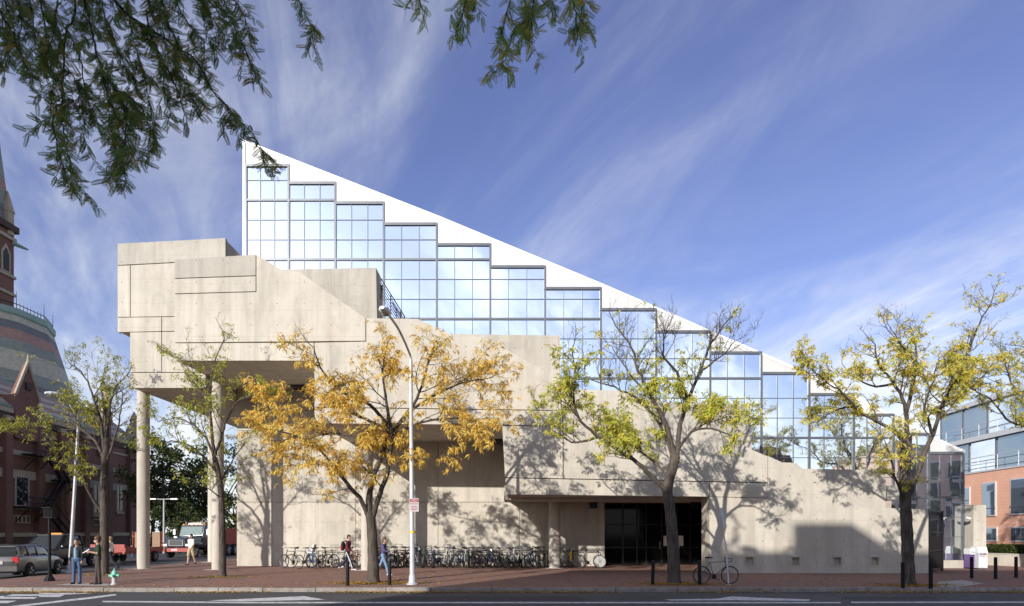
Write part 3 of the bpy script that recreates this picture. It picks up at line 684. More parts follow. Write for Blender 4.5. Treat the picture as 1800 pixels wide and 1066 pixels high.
def street_tree(seed, label, base_px, Y, r, trunk, limbs, leaf, frac, mats, up=0.25, lift=0.06, dens=1.0, kids=1.0, name='honey_locust_tree', group='street trees along the kerb', blen=0.8, frond=(0.16, 0.017), per=6, bark='bark'):
    T = Tree(seed); T.up, T.lift, T.dens, T.bl = up, lift, dens, blen
    base = Vector((wx(base_px, Y), Y, 0))
    o = wthing(name, label, 'tree', tuple(base), group)
    tp = [base - Vector((0, 0, 0.1))] + [P(a, b, Y) for a, b in trunk]
    path = smooth_path(tp, 0.15); L = len(path); rr = [r*(1 + 0.55*math.exp(-i*0.15/0.18)) * (1-0.28*i/L) * (1 + 0.05*math.sin(i*1.7)) for i in range(L)]
    tb = MB().tube(path, rr, 14)
    rnd = random.Random(seed+1)
    for lim in limbs:
        pts, r0, dy = lim[0], lim[1], lim[2]; n = len(pts)
        T.limb([P(a, b, Y + dy*(i/(n-1))**1.0) for i, (a, b) in enumerate(pts)], r0*r*0.86, r0*r*0.17 if len(lim) < 4 else r0*r*lim[3]*0.86, kids=kids)
    tb.build('trunk', M[bark], o, True, 60); T.wood.build('limbs', M[bark], o, True, 60); T.twig.build('twigs', M['bark_dark'], o)
    cr = MB(); zs = [p.z for p, _, _ in T.sites]; z0, z1 = np.percentile(zs, 5), np.percentile(zs, 97)
    seedv = [Vector((rnd.uniform(-9, 9), rnd.uniform(-9, 9), rnd.uniform(0, 9))) for _ in range(3)]
    for p, d, lv in T.sites:
        h = (p.z - z0)/(z1 - z0); clump = 0.62 + 0.34*math.sin(p.x*1.7+seed)*math.sin(p.z*2.1+seed*2) + 0.2*math.sin(p.y*2.3)
        if rnd.random() > leaf(h, p)*clump*frac*1.5: continue
        sway = Vector((rnd.gauss(0, 0.5), rnd.gauss(0, 0.5), -0.55))
        for _ in range(rnd.randint(per-2, per+1)):
            a = (Vector((rnd.gauss(0, 0.55), rnd.gauss(0, 0.55), rnd.gauss(0, 0.35))) + sway + d*0.35).normalized()
            leaf_frond(cr, p + Vector((rnd.gauss(0, .045), rnd.gauss(0, .045), rnd.gauss(0, .03))), a, rnd, frond[0]*rnd.uniform(0.7, 1.3), frond[1]*rnd.uniform(0.7, 1.2), len(mats), 0.6)
    cr.build('crown', mats, o)
    return o
Y1 = TREES_BASE
street_tree(21, 'olive leaved street tree in front of the brick hall, beside the two waiting women', 183, Y1[1][1], 0.19,
  [(184,950),(183,900),(183,850),(186,800),(187,770)],
  [([(182,905),(160,872),(145,842),(118,806),(90,782),(55,772)],0.5,-1.5), ([(184,830),(172,782),(130,745),(100,722),(62,732)],0.5,1.2), ([(186,800),(178,745),(165,702),(150,662),(125,640)],0.55,-0.8),
   ([(187,780),(193,715),(205,680),(228,655)],0.5,1.0), ([(186,815),(205,760),(214,715),(216,690)],0.4,-1.2), ([(187,790),(184,730),(178,680),(185,645)],0.45,1.8)],
  lambda h, p: (0.95 if h < 0.75 else 0.35)*(1.0 if p.x < wx(195, Y1[1][1]) else 0.25), 0.55, M['leaf_olive'], dens=0.85)
street_tree(22, 'slender olive leaved street tree just left of the big concrete wall', 391, Y1[2][1], 0.155,
  [(391,960),(390,910),(389,870),(383,830),(377,805)],
  [([(384,838),(358,802),(330,782),(300,776),(272,792)],0.5,-1.5), ([(379,812),(362,770),(338,746),(308,735),(278,742)],0.5,1.4), ([(377,805),(371,745),(368,692),(375,650),(386,612),(395,596)],0.6,0.4),
   ([(379,800),(396,745),(420,705),(462,690)],0.5,-1.0), ([(371,725),(348,668),(322,640),(306,628)],0.4,1.5), ([(390,880),(372,862),(352,852),(340,850)],0.25,-0.8), ([(386,850),(415,800),(440,770)],0.35,1.5)],
  lambda h, p: 0.75 if h < 0.85 else 0.35, 0.55, M['leaf_olive'] + M['leaf_yg'][:2], dens=0.85)
street_tree(23, 'orange yellow street tree with wide crown in front of the bicycle rack', 656, Y1[3][1], 0.225,
  [(656,980),(654,940),(652,915),(650,900)],
  [([(648,905),(648,880),(656,840),(672,800),(680,770),(684,745)],0.60,0.2,0.7), ([(656,908),(664,880),(680,832),(688,782),(691,752)],0.55,-0.3,0.7),
   ([(646,905),(632,875),(608,850),(575,806),(545,776),(505,762),(460,752)],0.50,-1.6), ([(690,762),(679,705),(673,645),(681,606)],0.42,1.4), ([(691,756),(721,720),(741,680),(751,642),(764,612)],0.45,-0.6),
   ([(715,726),(770,692),(820,672),(866,664)],0.36,1.6), ([(684,750),(650,712),(602,690),(562,645),(552,612)],0.42,-1.8), ([(683,760),(640,736),(590,716),(532,722),(470,715)],0.38,1.8), ([(690,765),(735,745),(790,735),(850,745)],0.34,-1.5),
   ([(681,775),(640,770),(590,762),(540,770),(470,775)],0.32,0.5)],
  lambda h, p: 0.95 if h < 0.9 else 0.6, 0.44, M['leaf_orange'], up=-0.10, lift=-0.012, dens=1.15, kids=1.25, frond=(0.19, 0.0185), per=7, blen=0.85)
street_tree(24, 'yellow green street tree with bare top in front of the dark entrance', 1185, Y1[4][1], 0.235,
  [(1184,980),(1181,930),(1177,890),(1173,862),(1178,838),(1188,802)],
  [([(1174,872),(1130,822),(1092,796),(1050,766),(1022,742),(1008,706),(1012,662),(1004,612)],0.5,-1.4), ([(1052,768),(1012,778),(976,760),(950,735)],0.28,1.2), ([(1186,812),(1166,762),(1150,732),(1118,700),(1080,682),(1028,664)],0.42,1.4),
   ([(1187,805),(1170,745),(1142,692),(1122,652),(1110,612),(1085,575)],0.55,-0.4), ([(1188,808),(1196,745),(1211,702),(1231,652),(1246,612),(1276,566)],0.55,0.6), ([(1210,706),(1190,655),(1165,622),(1172,578)],0.38,-1.5),
   ([(1192,790),(1215,760),(1252,754),(1290,768),(1312,760)],0.32,-0.8), ([(1231,655),(1250,640),(1275,620),(1290,600)],0.25,1.5), ([(1142,695),(1125,680),(1095,640),(1075,610)],0.28,1.6), ([(1177,845),(1150,810),(1120,790),(1095,760)],0.3,1.0)],
  lambda h, p: (1.0 if h < 0.42 else 0.6 if h < 0.6 else 0.05), 0.42, M['leaf_yg'] + M['leaf_yellow'][:2], dens=1.35, kids=1.3, frond=(0.18, 0.019), per=7, blen=0.78)
street_tree(25, 'tall yellow street tree with bare twigs at the right end of the concrete wall', 1598, Y1[5][1], 0.215,
  [(1596,980),(1594,930),(1592,890),(1590,850),(1592,800),(1595,765)],
  [([(1592,890),(1575,845),(1566,805),(1556,775)],0.35,-1.4), ([(1593,785),(1570,756),(1532,736),(1500,716),(1470,720),(1438,742)],0.45,1.0), ([(1505,718),(1482,692),(1452,672),(1435,655)],0.3,-1.0),
   ([(1595,768),(1590,712),(1570,672),(1546,642),(1538,606)],0.5,-1.2), ([(1592,728),(1606,672),(1611,622),(1602,585)],0.45,1.2), ([(1594,880),(1624,802),(1640,762),(1660,702),(1680,670),(1701,620),(1721,570),(1742,534)],0.55,0.3),
   ([(1640,765),(1625,720),(1640,670),(1650,630)],0.32,-1.5), ([(1660,705),(1695,690),(1730,660),(1745,640)],0.28,1.4), ([(1570,675),(1540,680),(1505,665),(1480,640)],0.28,0.8), ([(1611,640),(1580,600),(1565,575)],0.25,-0.7)],
  lambda h, p: (0.9 if h < 0.65 else 0.2), 0.40, M['leaf_yellow'] + M['leaf_yg'][:1], dens=1.35, kids=1.3, frond=(0.165, 0.018), per=7, blen=0.70, up=0.12)
street_tree(26, 'yellowing street tree whose branches reach in at the right edge of the picture', 1875, 26.0, 0.2,
  [(1872,960),(1868,900),(1862,840),(1858,800)],
  [([(1860,830),(1830,770),(1798,748),(1775,742),(1740,702),(1705,682)],0.5,-0.6), ([(1858,800),(1820,730),(1790,700),(1772,655),(1762,620)],0.5,0.8), ([(1858,805),(1840,720),(1815,660),(1800,610)],0.5,-0.8), ([(1858,800),(1880,720),(1900,650),(1910,600)],0.5,0.3), ([(1860,810),(1920,750),(1960,720)],0.4,0)],
  lambda h, p: 0.9 if h < 0.8 else 0.4, 0.6, M['leaf_olive'] + M['leaf_yellow'][:2], dens=1.0, blen=0.7)
# background trees: denser crowns, leaf faces through the volume
def bg_tree(label, x, y, h, rx, mats, seed, n=2600, leafs=0.35, z0=0.25, name='broadleaf_tree', group='trees beyond the side street', ry=None):
    rnd = random.Random(seed); o = wthing(name, label, 'tree', (x, y, 0), group); mb = MB(); ry = ry or rx
    mb.tube([(x, y, -0.1), (x+0.1, y, h*0.3), (x+0.1, y+0.1, h*0.6)], [0.3, 0.22, 0.1], 8)
    for k in range(9):
        a = rnd.uniform(0, 6.3); zb = h*rnd.uniform(0.25, 0.5); mb.tube([(x, y, zb), (x+rx*0.4*math.cos(a), y+ry*0.4*math.sin(a), zb+h*0.16), (x+rx*0.8*math.cos(a), y+ry*0.8*math.sin(a), zb+h*rnd.uniform(0.2, 0.4))], [0.12, 0.07, 0.02], 5)
    mb.build('trunk', M['bark_dark'], o, True)
    cr = MB(); cl = []
    for _ in range(46):
        while True:
            u = Vector((rnd.uniform(-1, 1), rnd.uniform(-1, 1), rnd.uniform(-1, 1)))
            if 0.3 < u.length < 1: break
        cl.append((Vector((x + u.x*rx, y + u.y*ry, h*(z0+1)/2 + u.z*h*(1-z0)/2)), rnd.uniform(0.12, 0.26)*rx))
    for _ in range(n):
        c, r = rnd.choice(cl); d = Vector((rnd.gauss(0, 1), rnd.gauss(0, 1), rnd.gauss(0, 0.8))); d = d.normalized()*r*rnd.uniform(0.35, 1.15); p = c + d
        a = Vector((rnd.gauss(0, 1), rnd.gauss(0, 1), rnd.gauss(-0.3, 0.6))).normalized(); leaf_frond(cr, p, a, rnd, leafs*rnd.uniform(0.6, 1.3), leafs*0.28, len(mats), 0.5)
    cr.build('crown', mats, o); return o
GR = M['leaf_green']
bg_tree('dark green tree seen behind the first round column', wx(285, 66), 66, 12.5, 4.2, GR, 31, 4200)
bg_tree('broad dark green tree beyond the dump truck', wx(330, 74), 74, 11.5, 5.0, GR, 32, 4200)
bg_tree('green tree between the columns and the concrete wall', wx(385, 70), 70, 12.0, 4.4, GR, 33, 4200)
bg_tree('small yellowing tree beside the concrete wall, far down the side street', wx(412, 60), 60, 6.0, 2.2, GR + M['leaf_olive'][:1], 34, 1800, 0.28)
bg_tree('dark tree at the far end of the lawn', wx(268, 85), 85, 12, 4.5, GR, 35, 3000)
bg_tree('low olive shrub tree behind the dump truck', wx(312, 60), 60, 5.0, 2.8, GR, 36, 2000, 0.28)
# trees behind the camera that show only in the glass
for i, (x, h) in enumerate(((24.5, 14.5), (28.0, 15), (40.0, 15.5))):
    bg_tree(['tall tree mirrored low in the glass left of the stepped gable', 'olive tree mirrored next to the stepped gable', 'bare topped tree mirrored right of the stepped gable', 'tree mirrored beside the tan house'][i], x, -8, h, 3.2, M['leaf_olive'], 41+i, 1500, 0.3, 0.2, group='trees across the street')
# near trees: foliage hanging into the top of the picture
def frond_template(npair=11, L=1.0):
    vs = []; fs = []; vs += [(-0.008, 0, 0), (0.008, 0, 0), (0.004, L, -0.05), (-0.004, L, -0.05)]; fs.append((0, 1, 2, 3))
    for i in range(npair):
        y = 0.12 + 0.86*i/(npair-1); l = 0.17*(0.75 + 0.5*math.sin(math.pi*min(1, (i+1.5)/(npair+0.5)))); w = 0.042
        for s in (-1, 1):
            b = len(vs); vs += [(0, y, -0.05*y), (s*l*0.5, y+w+0.05, -0.03), (s*l, y+0.09, -0.06), (s*l*0.5, y-w+0.05, -0.05)]; fs.append((b, b+1, b+2, b+3))
    return np.array(vs), fs
FT, FF = frond_template()
def near_foliage(name, label, base, trunk, limbs, stems, seed, Lf=0.15, dens=46, group='trees overhanging the street', mats=None):
    rnd = random.Random(seed); o = wthing(name, label, 'tree', base, group); mats = mats or NEARM
    tp = smooth_path([Vector(p) for p in trunk], 0.3); nt_ = len(tp); MB().tube(tp, [0.27*(1-0.68*i/(nt_-1)) + 0.12*math.exp(-i*0.8) for i in range(nt_)], 12).build('trunk', M['bark_dark'], o, True, 60)
    w = MB()
    for pts, r in limbs:
        q = smooth_path([Vector(p) for p in pts], 0.25); w.tube(q, [r*(1-0.75*i/(len(q)-1)) for i in range(len(q))], 8)
    cr = MB()
    for st in stems:
        pts, r0 = st; path = smooth_path(pts, 0.05); L = len(path)
        path = [path[0]] + [p + Vector((rnd.gauss(0, .006), rnd.gauss(0, .01), rnd.gauss(0, .006))) for p in path[1:]]
        w.tube(path, [r0*(1-0.8*i/L)+0.002 for i in range(L)], 5)
        side = []
        for i in range(2, L):
            if rnd.random() < 0.42:                                    # side shoots
                t = (path[i]-path[i-1]).normalized(); d = (t*0.6 + Vector((rnd.gauss(0, 0.7), rnd.gauss(0, 0.7), -0.35))).normalized(); q = path[i].copy(); sp = [q.copy()]
                for _ in range(rnd.randint(3, 7)): d = (d + Vector((rnd.gauss(0, .12), rnd.gauss(0, .12), -0.10))).normalized(); q = q + d*0.055; sp.append(q.copy())
                w.tube(sp, [0.005 - 0.0005*k for k in range(len(sp))], 3, False); side.append(sp)
        for sp, k in [(path, dens*0.05)] + [(x, dens*0.05) for x in side]:
            for i in range(1, len(sp)):
                m = int(k + rnd.random()) 
                for _ in range(m):
                    d = (sp[i]-sp[i-1]).normalized(); d = (d*0.15 + Vector((rnd.gauss(0, 0.6), rnd.gauss(0, 0.6), -0.40 + rnd.gauss(0, 0.35)))).normalized()
                    x = d.cross(Vector((rnd.gauss(0, .6), rnd.gauss(0, .6) - 0.8, rnd.gauss(0, .5)))).normalized(); z_ = x.cross(d); l = Lf*rnd.uniform(0.6, 1.15)
                    Mx = np.array([x, d, z_]); vv = FT @ Mx * l + np.array(sp[i]); cr.mi = rnd.choice([0, 0, 0, 0, 1, 1, 2, 2, 3]); cr.add([tuple(v) for v in vv], FF)
    w.build('limbs', M['bark_dark'], o, True, 60); cr.build('crown', mats, o)
    return o
NEARM = leaf_mats('near_leaf', [(0.15, 0.25, 0.055), (0.20, 0.31, 0.065), (0.30, 0.33, 0.07), (0.44, 0.34, 0.07)])
NY = 7.6
def S(pts, y=NY, dy=0.0, seed=0): return [P(a, b, y + dy*i/(len(pts)-1)) for i, (a, b) in enumerate(pts)]
stemsL = [(S([(128,-60),(131,0),(131,28),(116,56),(112,112),(109,176),(112,225),(124,285),(140,330)], NY, 0.3), 0.014),
 (S([(140,-60),(148,0),(161,49),(176,112),(202,157),(221,210),(216,270),(222,325)], NY, -0.4), 0.013),
 (S([(185,-60),(202,0),(240,37),(300,75),(345,109),(375,161),(412,202),(446,240),(465,290)], NY, 0.5), 0.014),
 (S([(345,-60),(364,0),(397,22),(416,56),(436,100),(450,140)], NY+0.3, -0.2), 0.010), (S([(515,-60),(525,0),(536,25),(552,52)], NY+0.2), 0.007),
 (S([(-40,-30),(0,20),(25,70),(37,100),(52,135)], NY-0.3), 0.012), (S([(255,-60),(262,0),(262,56),(300,131),(318,180),(324,215)], NY, 0.3), 0.012),
 (S([(176,112),(185,150),(205,205),(226,250),(240,285)], NY-0.3), 0.008), (S([(60,-60),(70,0),(78,40),(84,80),(92,140),(90,200),(100,240)], NY+0.4), 0.010), (S([(20,-60),(30,0),(38,50),(20,80)], NY), 0.010),
 (S([(300,-60),(310,0),(330,40),(360,80),(352,130)], NY+0.5), 0.009), (S([(215,-60),(225,0),(232,60),(250,120),(262,180),(270,230)], NY+0.6), 0.009), (S([(240,37),(280,100),(290,160),(300,200)], NY+0.2), 0.008),
 (S([(380,-60),(400,-20),(425,20),(440,60)], NY-0.2), 0.008), (S([(120,56),(140,100),(150,160),(165,215)], NY+0.3), 0.008), (S([(-40,30),(-20,70),(5,110)], NY), 0.008), (S([(109,176),(92,210),(100,250),(112,300),(128,330)], NY-0.3), 0.006), (S([(202,157),(190,200),(200,250),(205,290)], NY+0.2), 0.006)]
stemsL += [(S([(-20,-60),(0,-15),(18,30),(28,75)], NY), 0.008), (S([(45,-60),(52,0),(60,45),(62,95)], NY+0.2), 0.008), (S([(95,-60),(100,0),(96,50),(80,100)], NY-0.2), 0.008), (S([(160,-60),(170,0),(190,40),(205,85),(232,130)], NY+0.4), 0.008), (S([(290,-60),(285,0),(298,45),(318,90)], NY+0.1), 0.008), (S([(330,-60),(345,-10),(378,40),(400,75)], NY+0.4), 0.007), (S([(112,112),(135,150),(140,205),(150,250)], NY+0.1), 0.006), (S([(300,131),(330,150),(345,190)], NY+0.3), 0.006), (S([(202,157),(240,180),(262,220),(275,250)], NY-0.2), 0.006)]
rq = random.Random(9)
def crown_up(px0, px1, y, n, z=-118):
    out = []
    for _ in range(n):
        a = P(rq.uniform(px0, px1), z, y + rq.uniform(-0.8, 0.8)); q = [a]; d = Vector((rq.gauss(0, 0.5), rq.gauss(-0.3, 0.6), rq.uniform(0.5, 1.0))).normalized()
        for _ in range(4): q.append(q[-1] + d*rq.uniform(0.25, 0.5)); d = (d + Vector((rq.gauss(0, .3), rq.gauss(0, .3), -0.12))).normalized()
        out.append((q, 0.012))
    return out
stemsL += crown_up(-250, 560, NY, 22)
near_foliage('honey_locust_tree', 'dark green overhanging tree branches hanging in at the top left', (-9.0, -3.5, 0), [(-9.0, -3.5, -0.1), (-8.9, -3.3, 3), (-8.7, -2.6, 6), (-8.2, -1.0, 8.2)],
  [([(-8.2, -1.0, 8.2), (-7.4, 3.0, 9.8), tuple(P(60, -120, NY)), tuple(P(200, -110, NY)), tuple(P(420, -100, NY)), tuple(P(540, -90, NY+0.2))], 0.085)] + [([tuple(P(a, -112, NY)), tuple(s[0][0])], 0.012) for a, s in ((100, stemsL[0]), (140, stemsL[1]), (190, stemsL[2]), (345, stemsL[3]), (510, stemsL[4]))], stemsL, 51)
stemsM = [(S([(915,-50),(922,0),(926,30),(905,55),(893,85),(884,115)], 7.4), 0.010), (S([(815,-50),(818,0),(812,30),(808,40)], 7.4), 0.008), (S([(1005,-50),(1008,0),(1012,30),(1018,60)], 7.4), 0.008), (S([(735,-50),(738,0),(740,18)], 7.4), 0.006), (S([(940,-50),(938,0),(935,40),(928,75)], 7.3), 0.007), (S([(965,-40),(968,-10),(970,4)], 7.4), 0.006), (S([(1030,-50),(1024,0),(1020,45)], 7.5), 0.006), (S([(842,-50),(836,0),(830,20)], 7.4), 0.006), (S([(890,-40),(896,0),(888,35),(880,70)], 7.5), 0.007)]
stemsM += crown_up(730, 1150, 7.4, 14, -105)
near_foliage('honey_locust_tree', 'green leaf sprays hanging in at the top middle', (7.0, -4.0, 0), [(7.0, -4.0, -0.1), (6.9, -3.7, 3), (6.5, -2.6, 6), (5.6, -0.8, 8.2)],
  [([(5.6, -0.8, 8.2), (3.6, 3.6, 9.3), tuple(P(1040, -90, 7.4)), tuple(P(920, -80, 7.4)), tuple(P(740, -70, 7.4))], 0.085)] + [([tuple(P(a, -82, 7.4)), tuple(s[0][0])], 0.01) for a, s in ((920, stemsM[0]), (815, stemsM[1]), (1005, stemsM[2]), (742, stemsM[3]))], stemsM, 52, mats=leaf_mats('near_leaf_green', [(0.26, 0.42, 0.09), (0.36, 0.50, 0.10), (0.52, 0.50, 0.10), (0.72, 0.56, 0.10)]))
# ================================================================ STREET FURNITURE
def text_mesh(name, body, size, mat, parent, loc, rot=(R(90), 0, 0), extr=0.002, align='CENTER'):
    cu = bpy.data.curves.new(name, 'FONT'); cu.body = body; cu.size = size; cu.extrude = extr; cu.align_x = align; cu.align_y = 'CENTER'
    tmp = bpy.data.objects.new(name + '_t', cu); C.objects.link(tmp); bpy.context.view_layer.update()
    me = bpy.data.meshes.new_from_object(tmp.evaluated_get(bpy.context.evaluated_depsgraph_get())); bpy.data.objects.remove(tmp); bpy.data.curves.remove(cu)
    me.name = name; me.materials.clear(); me.materials.append(mat)
    return inst(name, me, parent, loc, rot)
M['red_paint'] = plain('red_paint', (0.30, 0.05, 0.05), 0.5); M['sign_white'] = plain('sign_white', (0.46, 0.45, 0.45), 0.5, 0, 0.05)
M['yellow_paint'] = plain('yellow_paint', (0.70, 0.45, 0.03), 0.5); M['lamp_lens'] = plain('lamp_lens', (0.36, 0.34, 0.29), 0.25); M['lamp_body'] = plain('lamp_body', (0.70, 0.71, 0.72), 0.4)
def lamp_post(label, bpx, bpy_, topx, topy, head, Y, Yh, r=0.10):
    base = Vector((wx(bpx, Y), Y, 0)); t = wthing('street_lamp', label, 'street lamp', tuple(base), 'street lamps on the pavement')
    top = P(topx, topy, Y); hd = P(head[0], head[1], Yh)
    MB().tube([base + Vector((0, 0, 0.3)), base.lerp(top, 0.5), top], [r, r*0.8, r*0.6], 12).build('pole', M['galv'], t, True, 60)
    MB().lathe([(0.22, 0), (0.22, 0.03), (0.16, 0.06), (0.135, 0.12), (0.125, 0.32), (0.105, 0.36)], tuple(base), 12).build('base', M['galv'], t, True, 40)
    mid = top.lerp(hd, 0.5) + Vector((0, 0, 0.22)); d = (hd-top); d.z = 0; d.normalize()
    MB().tube(smooth_path([top - Vector((0, 0, 0.15)), top + Vector((0, 0, 0.12)) + d*0.06, mid, hd - d*0.2], 0.12), 0.042, 10).build('arm', M['galv'], t, True, 60)
    s = d.cross(Vector((0, 0, 1))); mb = MB(); rings = []
    for f, w, h0, h1 in ((-0.30, 0.05, -0.03, 0.05), (-0.12, 0.12, -0.09, 0.09), (0.1, 0.17, -0.12, 0.11), (0.34, 0.16, -0.11, 0.09), (0.50, 0.08, -0.06, 0.04)):
        c = hd + d*f; rings.append([c + s*w*math.cos(a)*1.0 + Vector((0, 0, (h1 if math.sin(a) > 0 else -h0)*math.sin(a))) for a in [2*math.pi*q/12 for q in range(12)]])
    for a, b in zip(rings, rings[1:]): mb.hull(a, b)
    h = mb.build('lamp_head', M['lamp_body'], t, True, 50)
    mb = MB(); mb.sphere(hd + d*0.14 + Vector((0, 0, -0.105)), (0.13, 0.13, 0.055), 12, 6); mb.build('lens', M['lamp_lens'], h, True)
    return t, base
t, b = lamp_post('tall grey street lamp with parking sign between the orange tree and the bike rack', 725, 1028, 722, 632, (680, 550), 22.8, 20.0)
q = P(728, 888, 22.55)
sg = wthing('parking_sign', 'small white and red parking sign fixed to the tall street lamp', 'sign', tuple(q))
MB().box(q.x-0.165, q.x+0.165, q.y, q.y+0.006, q.z-0.24, q.z+0.24).build('plate', M['sign_white'], sg)
MB().box(q.x-0.155, q.x+0.155, q.y-0.004, q.y-0.001, q.z+0.10, q.z+0.22).build('band', M['red_paint'], sg)
text_mesh('lettering', 'NO', 0.12, M['sign_white'], sg, (q.x, q.y-0.006, q.z+0.16))
text_mesh('lettering', 'PARKING', 0.068, M['red_paint'], sg, (q.x, q.y-0.004, q.z+0.04))
for z_, w in ((-0.05, 0.22), (-0.11, 0.25), (-0.17, 0.2)): MB().box(q.x-w/2, q.x+w/2, q.y-0.004, q.y-0.001, q.z+z_-0.014, q.z+z_+0.014).build('line', M['red_paint'], sg)
MB().tube([(q.x, q.y+0.01, q.z), (q.x, q.y+0.2, q.z)], 0.015, 6).build('bracket', M['galv'], sg)
MB().lathe([(0.102, 0), (0.102, 0.09)], (wx(725, 22.8), 22.8, wz(938, 22.8)), 12).build('sticker', M['yellow_paint'], t)
lamp_post('slim grey street lamp leaning slightly between the brick hall and the corner', 123, 1007, 138, 738, (102, 694), 29.3, 28.6, 0.085)
# far double-arm lamp
t = wthing('street_lamp', 'distant grey lamp with two short arms above the trailer ramp', 'street lamp', (wx(288, 56), 56, 0), 'street lamps on the pavement')
x = wx(288, 56); zt = wz(878, 56); MB().tube([(x, 56, 0), (x, 56, zt)], [0.09, 0.06], 8).build('pole', M['galv'], t)
for s in (-1, 1): a = MB().tube([(x, 56, zt), (x+s*1.0, 56, zt+0.03)], 0.04, 6).build('arm', M['galv'], t); MB().cbox((x+s*0.95, 56, zt+0.02), (0.6, 0.25, 0.12)).build('lamp_head', M['lamp_body'], a)
# pedestrian signal
Y = 24.4; x = wx(87, Y); t = wthing('signal_post', 'black post with a boxy black pedestrian signal at the street corner', 'signal', (x, Y, 0))
MB().lathe([(0.19, 0), (0.19, 0.06), (0.13, 0.16), (0.09, 0.24)], (x, Y, 0), 8, 'Z', R(22)).build('base', M['black_paint'], t)
MB().tube([(x, Y, 0.2), (x, Y, wz(912, Y))], 0.055, 10).build('post', M['black_paint'], t, True)
zc = wz(902, Y); hd = MB().box(x-0.13, x+0.20, Y-0.14, Y+0.14, zc-0.2, zc+0.21).box(x-0.15, x+0.22, Y-0.24, Y-0.1, zc+0.19, zc+0.215).build('signal_head', M['black_paint'], t)
MB().box(x-0.10, x+0.17, Y-0.155, Y-0.141, zc-0.16, zc+0.17).build('signal_face', M['door_glass'], hd)
# hydrant
Y = 22.7; x = wx(201, Y); t = thing('fire_hydrant', 'mint green topped fire hydrant with silver body near the corner kerb', 'hydrant', (x, Y, 0))
M['mint'] = plain('mint_paint', (0.20, 0.55, 0.42), 0.5); M['silver_paint'] = plain('silver_paint', (0.45, 0.46, 0.44), 0.5)
MB().lathe([(0.13, 0), (0.13, 0.03), (0.085, 0.05), (0.08, 0.30)], (0, 0, 0), 14).build('barrel', M['silver_paint'], t, True, 40)
MB().lathe([(0.105, 0.30), (0.11, 0.33), (0.095, 0.36), (0.085, 0.44), (0.06, 0.50), (0.025, 0.53), (0.025, 0.58), (0.005, 0.59)], (0, 0, 0), 14).build('bonnet', M['mint'], t, True, 40)
for a in (0, R(180), R(-90)):
    d = Vector((math.cos(a), math.sin(a), 0)); MB().tube([d*0.06 + Vector((0, 0, 0.33)), d*0.15 + Vector((0, 0, 0.33)), d*0.155 + Vector((0, 0, 0.33)), d*0.185 + Vector((0, 0, 0.33))], [0.045, 0.045, 0.058, 0.05], 10).build('outlet', M['mint'], t, True, 40)
# bollards
BM = MB().lathe([(0.062, 0), (0.062, 0.84), (0.058, 0.87), (0.04, 0.885), (0.004, 0.89)], (0, 0, 0), 14).data('shaft', M['black_paint'], True, 40); BR = MB().lathe([(0.065, 0.0), (0.065, 0.03)], (0, 0, 0), 14).data('collar', M['dark_metal'], True, 40)
for px, py, lean, lab in ((611, 1031, 0, 'black bollard in front of the man in the maroon top'), (685, 1029, 0, 'black bollard between the orange tree trunk and the street lamp'), (1147, 1028, -3, 'leaning black bollard just left of the tree by the entrance'),
    (1230, 1029, -1, 'black bollard beside the rear wheel of the locked bicycle'), (1587, 1034, 0, 'black bollard just left of the tall yellow tree'), (1636, 1035, -2, 'black bollard just right of the tall yellow tree'),
    (1708, 1017, 0, 'black bollard in front of the parcel drop boxes'), (1750, 1018, 0, 'black bollard right of the drop boxes, in front of the hedge wall'), (1786, 1016, 0, 'rightmost black bollard in front of the hedge wall')):
    g = G(px, py); t = thing('bollard', lab, 'bollard', (g.x, g.y, 0), 0, 'bollards along the pavement'); t.rotation_euler = (0, R(lean), random.uniform(0, 3))
    inst('shaft', BM, t); inst('collar', BR, t)
# leaning sign post by the entrance
Y = 22.7; x = wx(1281, Y); t = thing('sign_post', 'bent grey sign post with its narrow sign seen edge on, beside the locked bicycle', 'sign', (x, Y, 0))
a = Vector((0, 0, -0.02)); b = P(1263, 895, Y) - Vector((x, Y, 0)); m = P(1276, 960, Y) - Vector((x, Y, 0))
MB().tube([a, m, b], 0.028, 6).build('post', M['galv'], t)
k = (b-m).normalized(); rot = Vector((0, 0, 1)).rotation_difference(k).to_matrix()
MB().cbox(b - k*0.35 + Vector((0, -0.05, 0)), (0.12, 0.30, 0.75), rot @ Matrix.Rotation(R(12), 3, 'Z')).build('plate', M['galv'], t)
MB().lathe([(0.1, -0.01), (0.1, 0.012)], (0, 0, 0), 10).build('footing', M['galv'], t)
